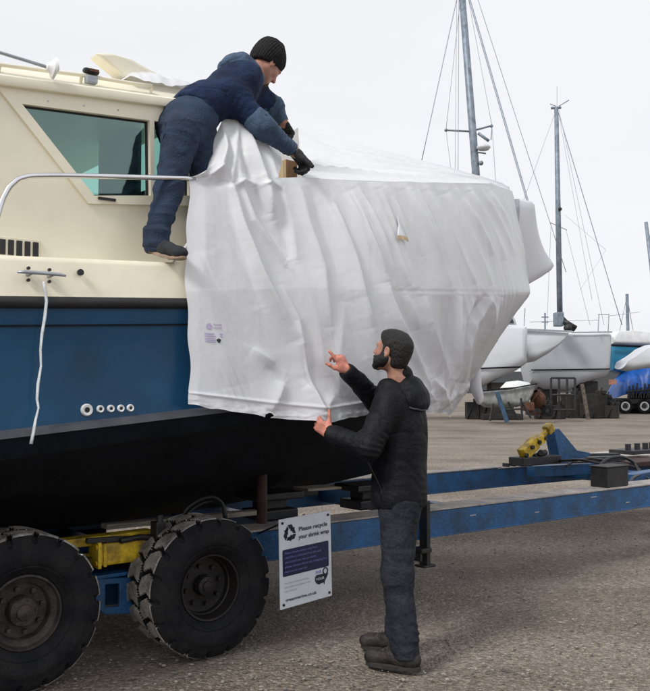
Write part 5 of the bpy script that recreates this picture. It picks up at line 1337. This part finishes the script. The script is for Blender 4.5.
# ---- catamaran with the tall mast
Y1 = 40.0
b1 = thing('catamaran', 'pale grey catamaran with a tall mast and radar dome, partly hidden behind the wrapped bow', 'sailing boat', tuple(foot_z(at(470, 400, Y1), 0)), frame='w')
outline_hull('hull', [(395, 322), (450, 323), (500, 324.5), (529, 326), (530.5, 328), (529, 364), (521, 370), (500, 380), (486, 387), (470, 389), (420, 389), (398, 380), (392, 350)], Y1, 2.2, M['palehull'], b1)
m = MB(); p, q = at(478, 368.5, Y1-.06), at(521, 367, Y1-.06); m.bar(p, q, .03, .07); m.build('waterline_stripe', M['navyband'], b1)
m = MB(); p, q = at(487, 339.5, Y1-.06), at(497, 338.5, Y1-.06); m.bar(p, q, .04, .10); m.build('hull_window', M['winglass'], b1, bevel=.02)
m = MB(); m.add([at(u, v, Y) for Y in (Y1+.5, Y1+2.0) for u, v in ((440, 324), (446, 308), (500, 312), (514, 317), (517, 325))], [(0, 1, 2, 3, 4), (9, 8, 7, 6, 5), (0, 5, 6, 1), (1, 6, 7, 2), (2, 7, 8, 3), (3, 8, 9, 4)]); cb = m.build('deckhouse', M['greyhull'], b1, bevel=.08)
m = MB(); m.add([at(u, v, Y1+.44) for u, v in ((498, 314), (512, 318), (514, 323), (499, 323))], [(0, 1, 2, 3)]); m.build('deckhouse_window', M['winglass'], b1, solid=.04)
m = MB(); a, b = at(487.5, 322, Y1+1), at(460.5, -25, Y1+1); m.tube([a, a*.5+b*.5, b], [.19, .18, .15], 12); ms = m.build('mast', M['mast'], b1, smooth=True)
m = MB(); c = at(477, 129, Y1+1); m.tube([at(446, 130, Y1+.6), at(470, 131.5, Y1+1)], .045, 8); m.tube([at(470, 131.5, Y1+1), at(492, 125.5, Y1+1.4)], .045, 8); m.tube([at(478, 133, Y1+.9), at(489, 141, Y1+.9)], .07, 6); m.ball(at(446, 130, Y1+.6), .08); m.ball(at(491.5, 126, Y1+1.4), .08); m.tube([at(492, 126, Y1+1.4), at(491, 140, Y1+1.4)], .02, 6); m.build('spreader', M['mast'], b1, smooth=True)
m = MB(); c = at(483.5, 147.5, Y1+.7); m.lathe(c, (0, 0, 1), [(-.14, .01), (-.12, .22), (-.02, .32), (.06, .30), (.15, .18), (.18, .01)], 20); rd = m.build('radar_dome', M['palehull'], b1, smooth=True)
m = MB(); m.bar(at(476, 152, Y1+.9), at(486, 153.5, Y1+.8), .10, .05); m.ball(at(481, 163, Y1+.8), .11); m.build('mast_bracket', M['mast'], b1, smooth=True, angle=40)
m = MB(); wires(m, at(462.5, -25, Y1+1), at(548, 272, Y1-3), .052); m.build('forestay', M['wire'], b1, smooth=True)
for (u0, v0, u1, v1, r) in ((462, -25, 421, 164, .022), (463, -25, 446, 130, .012), (446, 130, 452, 178, .012), (459, -25, 458, 178, .014), (457, -25, 455, 175, .010), (464, -25, 492, 126, .010), (492, 126, 496, 186, .012), (470, -25, 566, 272, .015), (476, 140, 470, 186, .008)):
    m = MB(); wires(m, at(u0, v0, Y1+1), at(u1, v1, Y1+.6), r); m.build('stay', M['wire'], b1, smooth=True)
m = MB()
for u in (508, 524): m.tube([at(u, 326, Y1), at(u+1, 308, Y1)], .022, 6)
m.build('stanchion', M['alu'], b1)
# ---- second catamaran
Y2 = 46.0
b2 = thing('catamaran', 'grey double hulled catamaran with a bare mast standing behind the black steel rack', 'sailing boat', tuple(foot_z(at(570, 400, Y2), 0)), frame='w')
outline_hull('hull', [(529, 332), (560, 333), (590, 333.5), (612, 332.5), (614, 334), (612.5, 372), (610, 377), (598, 381), (582, 386), (572, 392), (545, 392), (531, 385), (525, 360)], Y2, 2.2, M['greyhull'], b2)
outline_hull('hull', [(523, 329), (550, 330.5), (571, 332), (567, 338), (560, 346), (550, 354), (538, 361), (528, 363), (522, 350)], Y2-3.2, 1.8, M['palehull'], b2)
m = MB(); m.bar(at(531, 370, Y2-.05), at(610, 369, Y2-.05), .03, .06); m.build('waterline_stripe', M['navyband'], b2)
m = MB(); m.bar(at(524, 329.5, Y2-3.3), at(572, 331.5, Y2-3.3), .08, .09); m.bar(at(572, 332.5, Y2-.1), at(612, 332, Y2-.1), .08, .06); m.build('toe_rail', M['alu'], b2)
m = MB(); a, b = at(560, 322, Y2), at(556.3, 108, Y2); m.tube([a, a*.5+b*.5, b], [.15, .14, .11], 12); m.build('mast', M['mast'], b2, smooth=True)
m = MB(); m.tube([at(551, 108, Y2), at(561, 107.5, Y2)], .07, 6); m.tube([at(559, 106, Y2), at(569, 100, Y2)], .025, 6); m.tube([at(550, 104, Y2), at(556, 106, Y2)], .02, 6); m.tube([at(557, 108, Y2), at(557, 86, Y2)], .01, 5); m.build('masthead_gear', M['mast'], b2)
m = MB(); m.ball(at(560, 209, Y2-.2), .10); m.build('mast_light', M['black'], b2, smooth=True)
m = MB(); m.tube([at(550, 222.5, Y2), at(567, 230, Y2)], .02, 6); m.build('spreader', M['wire'], b2)
for (u0, v0, u1, v1, r) in ((557.5, 110, 622, 325, .022), (559, 110, 604, 325, .010), (556, 110, 520, 210, .010), (566, 230, 590, 325, .010), (558, 110, 592, 300, .009), (551, 222, 547, 325, .010), (565, 215, 606, 250, .007), (606, 250, 580, 290, .007)):
    m = MB(); wires(m, at(u0, v0, Y2), at(u1, v1, Y2), r); m.build('stay', M['wire'], b2, smooth=True)
m = MB(); m.box2(at(556, 326, Y2-1.2), at(561, 313, Y2-.6)); m.build('mast_step', M['mast'], b2, bevel=.04)
m = MB(); m.tube([at(560, 316, Y2-1), at(568, 325, Y2-1), at(574, 330, Y2-1.3)], [.12, .16, .10], 8); m.tube([at(564, 321, Y2-1.3), at(576, 328, Y2-1.3)], .12, 8); m.ball(at(568, 328, Y2-1.4), .22); m.build('furled_sail', M['black'], b2, smooth=True)
m = MB(); pts = [at(u, v, Y2-1) for u, v in ((541, 330), (543, 318), (545.5, 330), (544, 318), (549, 323))]
m.tube([at(545, 331, Y2-1), at(545, 313, Y2-1)], .04, 6); m.tube([at(541.5, 317, Y2-1), at(548.5, 317, Y2-1)], .03, 6); m.tube([at(541.5, 322, Y2-1), at(548.5, 322, Y2-1)], .03, 6); m.build('mast_pulpit', M['mast'], b2)
m = MB()
for u, v in ((598, 330), (608, 328)): m.tube([at(u, 333, Y2-.3), at(u+1, 314, Y2-.3)], .025, 6)
m.tube([at(598, 314.5, Y2-.3), at(609, 314.5, Y2-.3)], .022, 6); m.tube([at(530, 322, Y2-.3), at(598, 320, Y2-.3)], .012, 5); m.tube([at(608, 316, Y2-.3), at(640, 312, Y2-.3)], .012, 5); m.build('guard_rail', M['alu'], b2)
# ---- teal boat with a white bow
Y3 = 50.0
b3 = thing('sailing_boat', 'teal blue hulled boat under a white deck cover at the right edge of the yard', 'sailing boat', tuple(foot_z(at(640, 400, Y3), 0)), frame='w')
outline_hull('hull', [(612, 345), (640, 346), (690, 348), (690, 378), (650, 378), (625, 374), (614, 371), (611, 357)], Y3, 2.4, M['teal'], b3)
outline_hull('deck_cover', [(611, 337), (616, 331), (632, 330), (660, 333), (690, 334), (690, 347), (650, 347), (612, 345)], Y3-.2, 2.6, M['white'], b3)
m = MB(); m.bar(at(612, 345.5, Y3-.3), at(650, 347, Y3-.3), .1, .10); m.build('gunwale', M['navyband'], b3)
m = MB(); m.tube([at(628, 332, Y3), at(627, 294, Y3)], .09, 8); m.build('mast', M['mast'], b3)
m = MB(); wires(m, at(627, 296, Y3), at(633, 331, Y3), .02); wires(m, at(627, 296, Y3), at(619, 334, Y3), .015); m.build('stay', M['wire'], b3)
b4 = thing('dinghy', 'white sided boat bow pointing into the teal boat at the right edge', 'boat', tuple(foot_z(at(650, 400, Y3-4), 0)), frame='w')
outline_hull('hull', [(624, 369), (634, 359), (646, 348), (655, 344), (700, 344), (700, 366), (650, 368), (632, 371)], Y3-4, 1.8, M['palehull'], b4)
b5 = thing('yacht_mast', 'leaning bare aluminium mast crossing the right edge of the sky', 'mast', tuple(foot_z(at(668, 400, 60), 0)), frame='w')
m = MB(); m.tube([at(668, 405, 60), at(646, 222, 60)], [.16, .12], 10); m.build('spar', M['mast'], b5, smooth=True)
m = MB(); wires(m, at(646.3, 224, 60), at(690, 380, 60), .02); wires(m, at(646.3, 224, 60), at(652, 300, 60), .012); m.build('stay', M['wire'], b5)
# ---- small skiff on trestle with blue prop
b6 = thing('skiff', 'small grey weathered open boat resting on a trestle below the pale catamaran', 'rowing boat', tuple(foot_z(at(510, 420, 36), 0)), frame='w')
outline_hull('hull', [(478, 392), (500, 390), (520, 387.5), (537.5, 384), (535, 393), (530, 404), (520, 407.5), (488, 408), (481, 403)], 36.0, 1.5, M['skiff'], b6)
m = MB(); m.bar(at(478, 391.5, 35.9), at(508, 389, 35.9), .06, .05); m.bar(at(508, 389, 35.9), at(537, 383.8, 35.9), .06, .05); m.build('gunwale', M['navyband'], b6)
m = MB(); pts = [(500, 388), (506, 382), (518, 380.5), (529, 382.5), (532, 386)]
m.add([at(u, v, Y) for Y in (36.1, 37.3) for u, v in pts], [(0, 1, 2, 3, 4), (9, 8, 7, 6, 5)]+[(i, i+5, i+6, i+1) for i in range(4)]); m.build('sheet_inside', M['white'], b6, smooth=True)
b7 = thing('boat_trestle', 'blue steel prop trestle leaning under the small grey skiff', 'boat stand', tuple(foot_z(at(510, 422, 35.2), 0)), frame='w')
m = MB()
for (u0, v0, u1, v1) in ((497, 392, 507, 422),): m.bar(at(u0, v0, 35.2), at(u1, v1, 35.2), .10, .16)
m.build('prop', M['propblue'], b7)
m = MB()
for (u0, v0, u1, v1) in ((493, 404, 490, 421), (521, 398, 522, 417), (508, 402, 519, 420), (522, 402, 531, 418), (500, 410, 522, 409)): m.tube([at(u0, v0, 35.4), at(u1, v1, 35.4)], .045, 6)
m.build('leg', M['black'], b7)
# ---- black rack
b8 = thing('steel_rack', 'black steel stacking rack with upright bars standing in front of the double hulled catamaran', 'rack', tuple(foot_z(at(564, 415, 38), 0)), frame='w')
m = MB()
for Y in (38, 39.2):
    for u in (551, 559, 567, 575): m.tube([at(u, 378, Y), at(u, 411, Y)], .05, 6)
    for v in (378, 395, 410): m.tube([at(551, v, Y), at(575, v, Y)], .05, 6)
m.tube([at(551, 411, 38), at(551, 411, 39.2)], .05, 6); m.tube([at(575, 411, 38), at(575, 411, 39.2)], .05, 6); m.build('frame', M['black'], b8)
# ---- timber shores
for k, (u0, v0, u1, v1, Y, lab) in enumerate(((588, 408, 582, 384, 41, 'weathered timber shore leaning against the grey catamaran hull beside the black rack'), (598, 385, 612, 404, 46, 'thin dark pole leaning under the teal boat left of the blue tarpaulin'))):
    m = MB(); m.bar(at(u1, v1, Y), foot_z(at(u0, v0, Y), 0), .14, .14, up=(0, -1, .1)); o = m.build('timber_shore', M['oldtimber'] if k == 0 else M['paving'], None, frame='w', org=foot_z(at(u0, v0, Y), 0)); tag(o, lab, 'prop')
# ---- goods on the far trailer under blue tarpaulin
Yt = 49.0
b9 = thing('flat_trailer', 'dark flatbed trailer with twin white-rimmed wheels under the blue tarpaulin', 'trailer', tuple(foot_z(at(630, 410, Yt), 0)), frame='w')
m = MB(); m.box2(at(617, 404, Yt), at(670, 398, Yt+2.4)); m.build('deck', M['black'], b9, bevel=.03)
m = MB(); m.bar(at(592, 403, Yt+.6), at(617, 402, Yt+.6), .3, .20); m.bar(at(600, 399, Yt+.6), at(612, 398.5, Yt+.6), .3, .2); m.build('drawbar', M['tblue'], b9, bevel=.02)
for u in (625.5, 644.5, 661):
    c = at(u, 407, Yt-.05); R = c[2]-.0; R = .40; c = np.array([c[0], Yt-.05, R]); m = MB(); m.lathe(c, (0, 1, 0), [(0, .24), (0, R-.03), (.04, R), (.26, R), (.3, R-.04), (.3, .2)], 24); w = m.build('wheel', M['tyre'], b9, smooth=True, angle=40)
    m = MB(); m.lathe(c, (0, 1, 0), [(.02, .25), (-.012, .245), (-.02, .19), (.06, .16), (.06, .12)], 24); sub(w, m, 'rim', M['white'], smooth=True, angle=40); m = MB(); m.cyl(c+[0, .08, 0], c+[0, .0, 0], .13); sub(w, m, 'hub', M['black'])
m = MB(); ol = [(617, 398), (620, 388), (624, 377), (632, 370), (643, 369), (651, 364), (662, 364), (680, 370), (690, 398)]; nY = 14; rows = []
xx = np.linspace(0, len(ol)-1, 60); uu = np.interp(xx, range(len(ol)), [p[0] for p in ol]); vv = np.interp(xx, range(len(ol)), [p[1] for p in ol])
for j in range(nY):
    w_ = j/(nY-1); e = math.sin(math.pi*w_)**.35 if 0 < w_ < 1 else 0; r_ = []
    for u, v in zip(uu, vv):
        p = at(u, 398-(398-v)*(.15+.85*e), Yt+.1); nz = float(fbm(np.array([u*.12, w_*4, 3.]), 3)); r_.append((p[0], Yt+.1+2.2*w_-.15*nz, p[2]+.12*nz*e))
    rows.append(r_)
m.grid(rows); o = m.build('tarpaulin', M['btarp'], None, smooth=True, frame='w', org=tuple(at(640, 398, Yt+1))); tag(o, 'bright blue tarpaulin heaped over goods on the flatbed trailer', 'tarpaulin')
m = MB()
for k in range(14):
    u = 628+k*2.6; m.tube([at(u, 398, Yt-.06), at(u+1.5+2*math.sin(k*2.1), 386+3*math.sin(k*1.7), Yt-.0)], .05, 6)
m.tube([at(626, 392, Yt-.05), at(660, 389, Yt-.05)], .05, 6)
o = m.build('cargo_poles', M['black'], None, frame='w', org=tuple(at(640, 398, Yt))); tag(o, 'tangle of dark poles sticking out below the blue tarpaulin', 'poles')
m = MB(); m.box(at(612.5, 382, 47), (.42, .05, .26)); o = m.build('small_sign', mat('faded orange sign', (.75, .38, .26), .6), None, frame='w', org=tuple(at(612.5, 382, 47)), bevel=.01); tag(o, 'small faded orange notice beside the blue tarpaulin', 'sign')
m = MB(); m.tube([at(612.5, 382, 47.1), foot_z(at(612.5, 405, 47.1), 0)], .03, 6); o2 = m.build('post', M['black'], o) if False else None
# ---- scrap: orange drum mixer and dark heaps
b10 = thing('cement_mixer', 'rusty orange drum mixer beside the small grey skiff', 'mixer', tuple(foot_z(at(536, 415, 37), 0)), frame='w')
m = MB(); c = at(538, 399, 37); m.lathe(c, (-.4, -.3, .8), [(-.35, .05), (-.32, .22), (0, .33), (.25, .24), (.36, .17), (.36, .14)], 18); m.build('drum', M['orange'], b10, smooth=True)
m = MB(); m.bar(at(528, 414, 37), at(538, 404, 37.2), .08, .08); m.bar(at(545, 414, 37), at(538, 404, 37.2), .08, .08); m.bar(at(527, 413.5, 37), at(548, 413.5, 37), .08, .08); m.build('frame', M['rust'], b10)
m = MB(); c = at(548, 411, 36.8); m.lathe(c, (0, 1, 0), [(0, .1), (0, .24), (.12, .24), (.12, .1)], 16); m.build('wheel', M['tyre'], b10)
b11 = thing('winch_barrow', 'small orange engine unit on the ground just left of the black rack', 'machine', tuple(foot_z(at(527, 415, 36), 0)), frame='w')
m = MB(); m.box2(at(524, 411, 36), at(532, 402, 36.5)); m.build('engine', M['orange'], b11, bevel=.06); m = MB(); m.tube([at(530, 404, 36.2), at(538, 393, 36.2), at(540, 390, 36.3)], .035, 6); m.build('handle', M['rust'], b11)
R_ = random.Random(4)
labs = ['low dark heap of scrap under the pale catamaran', 'dark crate in the shade beneath the pale catamaran keel', 'black drum lying below the skiff', 'dark engine block between the skiff and the black rack', 'dark crate at the foot of the black rack', 'black box under the grey catamaran', 'dark bundle beside the weathered timber shore', 'low dark crate under the teal boat', 'dark heap left of the flatbed trailer', 'dark scrap heap by the drawbar of the flatbed trailer']
us = [472, 486, 500, 543, 556, 572, 586, 596, 603, 610]
for k, (u, lab) in enumerate(zip(us, labs)):
    Y = 41+2*R_.random(); m = MB(); w_, h_ = .5+.5*R_.random(), .45+.8*R_.random(); x = at(u, 408, Y)[0]
    m.box((x, Y, h_/2), (w_, .7, h_), ((math.cos(k), math.sin(k), 0), (-math.sin(k), math.cos(k), 0), (0, 0, 1))); m.box((x+.2, Y-.1, h_+.08), (w_*.5, .4, .16)); m.tube([(x-.3, Y-.4, .05), (x+.2, Y-.3, h_+.3)], .04, 6)
    o = m.build('scrap_crate', M['paving'], None, frame='w', org=(x, Y, 0), bevel=.03); tag(o, lab, 'scrap', group='dark clutter under the stored boats')
# keels/cradles that carry the catamarans
for (u, Y, v0, lab) in ((500, Y1+1, 388, 'black cradle block under the pale catamaran'), (545, Y2+1, 391, 'black cradle block under the grey catamaran, left'), (585, Y2+1, 386, 'black cradle block under the grey catamaran, right'), (640, Y3+1, 377, 'black cradle block under the teal boat')):
    p = at(u, v0, Y); m = MB(); m.box2((p[0]-.5, Y-.6, 0), (p[0]+.5, Y+.6, p[2]+.25)); m.box2((p[0]-.9, Y-.7, 0), (p[0]+.9, Y+.7, .25)); o = m.build('cradle', M['paving'], None, frame='w', org=(p[0], Y, 0), bevel=.03); tag(o, lab, 'cradle', group='cradles under the stored boats')
# distant sheds and far bank hidden behind boats
m = MB(); m.box2((-60, 170, 0), (160, 185, 4.1)); o = m.build('far_shed', M['asphalt'], None, frame='w', org=(50, 170, 0)); tag(o, 'long low dark shed far behind the stored boats', 'shed')
# ================================================================== sky, sun, camera
wd = bpy.data.worlds.new('World'); scene.world = wd; wd.use_nodes = True; nt = wd.node_tree; bg = nt.nodes['Background']
sk = nt.nodes.new('ShaderNodeTexSky'); sk.sky_type = 'NISHITA'; sk.sun_disc = False
SE, SA = math.radians(45), math.radians(222)      # compass direction of the light (from behind the camera, left)
sk.sun_elevation = SE; sk.sun_rotation = SA; sk.air_density = 1; sk.dust_density = 4; sk.ozone_density = 1
hs = nt.nodes.new('ShaderNodeHueSaturation'); hs.inputs['Saturation'].default_value = .25; nt.links.new(sk.outputs[0], hs.inputs['Color'])
tc = nt.nodes.new('ShaderNodeTexCoord'); no = nt.nodes.new('ShaderNodeTexNoise'); no.inputs['Scale'].default_value = 2.0; no.inputs['Detail'].default_value = 4; mp = nt.nodes.new('ShaderNodeMapping'); mp.inputs['Scale'].default_value = (1, 1, 3)
nt.links.new(tc.outputs['Generated'], mp.inputs[0]); nt.links.new(mp.outputs[0], no.inputs['Vector'])
cr = nt.nodes.new('ShaderNodeValToRGB'); e = cr.color_ramp.elements; e[0].position = .3; e[0].color = (.72, .73, .76, 1); e[1].position = .7; e[1].color = (.79, .795, .815, 1); nt.links.new(no.outputs['Fac'], cr.inputs[0])
sc_ = nt.nodes.new('ShaderNodeVectorMath'); sc_.operation = 'SCALE'; sc_.inputs['Scale'].default_value = 10.0; nt.links.new(cr.outputs[0], sc_.inputs[0])
mx = nt.nodes.new('ShaderNodeMixRGB'); mx.inputs[0].default_value = .9; nt.links.new(hs.outputs[0], mx.inputs[1]); nt.links.new(sc_.outputs[0], mx.inputs[2]); nt.links.new(mx.outputs[0], bg.inputs['Color']); bg.inputs['Strength'].default_value = .1
sl = bpy.data.lights.new('sun', 'SUN'); sl.energy = 1.8; sl.angle = math.radians(14); sl.color = (1, .97, .93); so = bpy.data.objects.new('sun', sl); COL.objects.link(so)
dv = Vector((math.sin(SA)*math.cos(SE), math.cos(SA)*math.cos(SE), math.sin(SE))); so.rotation_euler = dv.to_track_quat('Z', 'Y').to_euler(); so.location = (0, 0, 20)
cd = bpy.data.cameras.new('camera'); cd.sensor_fit = 'HORIZONTAL'; cd.sensor_width = 36; cd.lens = 36*FPX/650.0; cd.clip_end = 3000; cd.clip_start = .05
co = bpy.data.objects.new('camera', cd); COL.objects.link(co); co.location = (0, 0, EYE); co.rotation_euler = (math.pi/2+PITCH, 0, 0); scene.camera = co
scene.view_settings.view_transform = 'Standard'; scene.view_settings.look = 'None'; scene.view_settings.gamma = 1; scene.view_settings.exposure = .35; scene.view_settings.use_curve_mapping = False
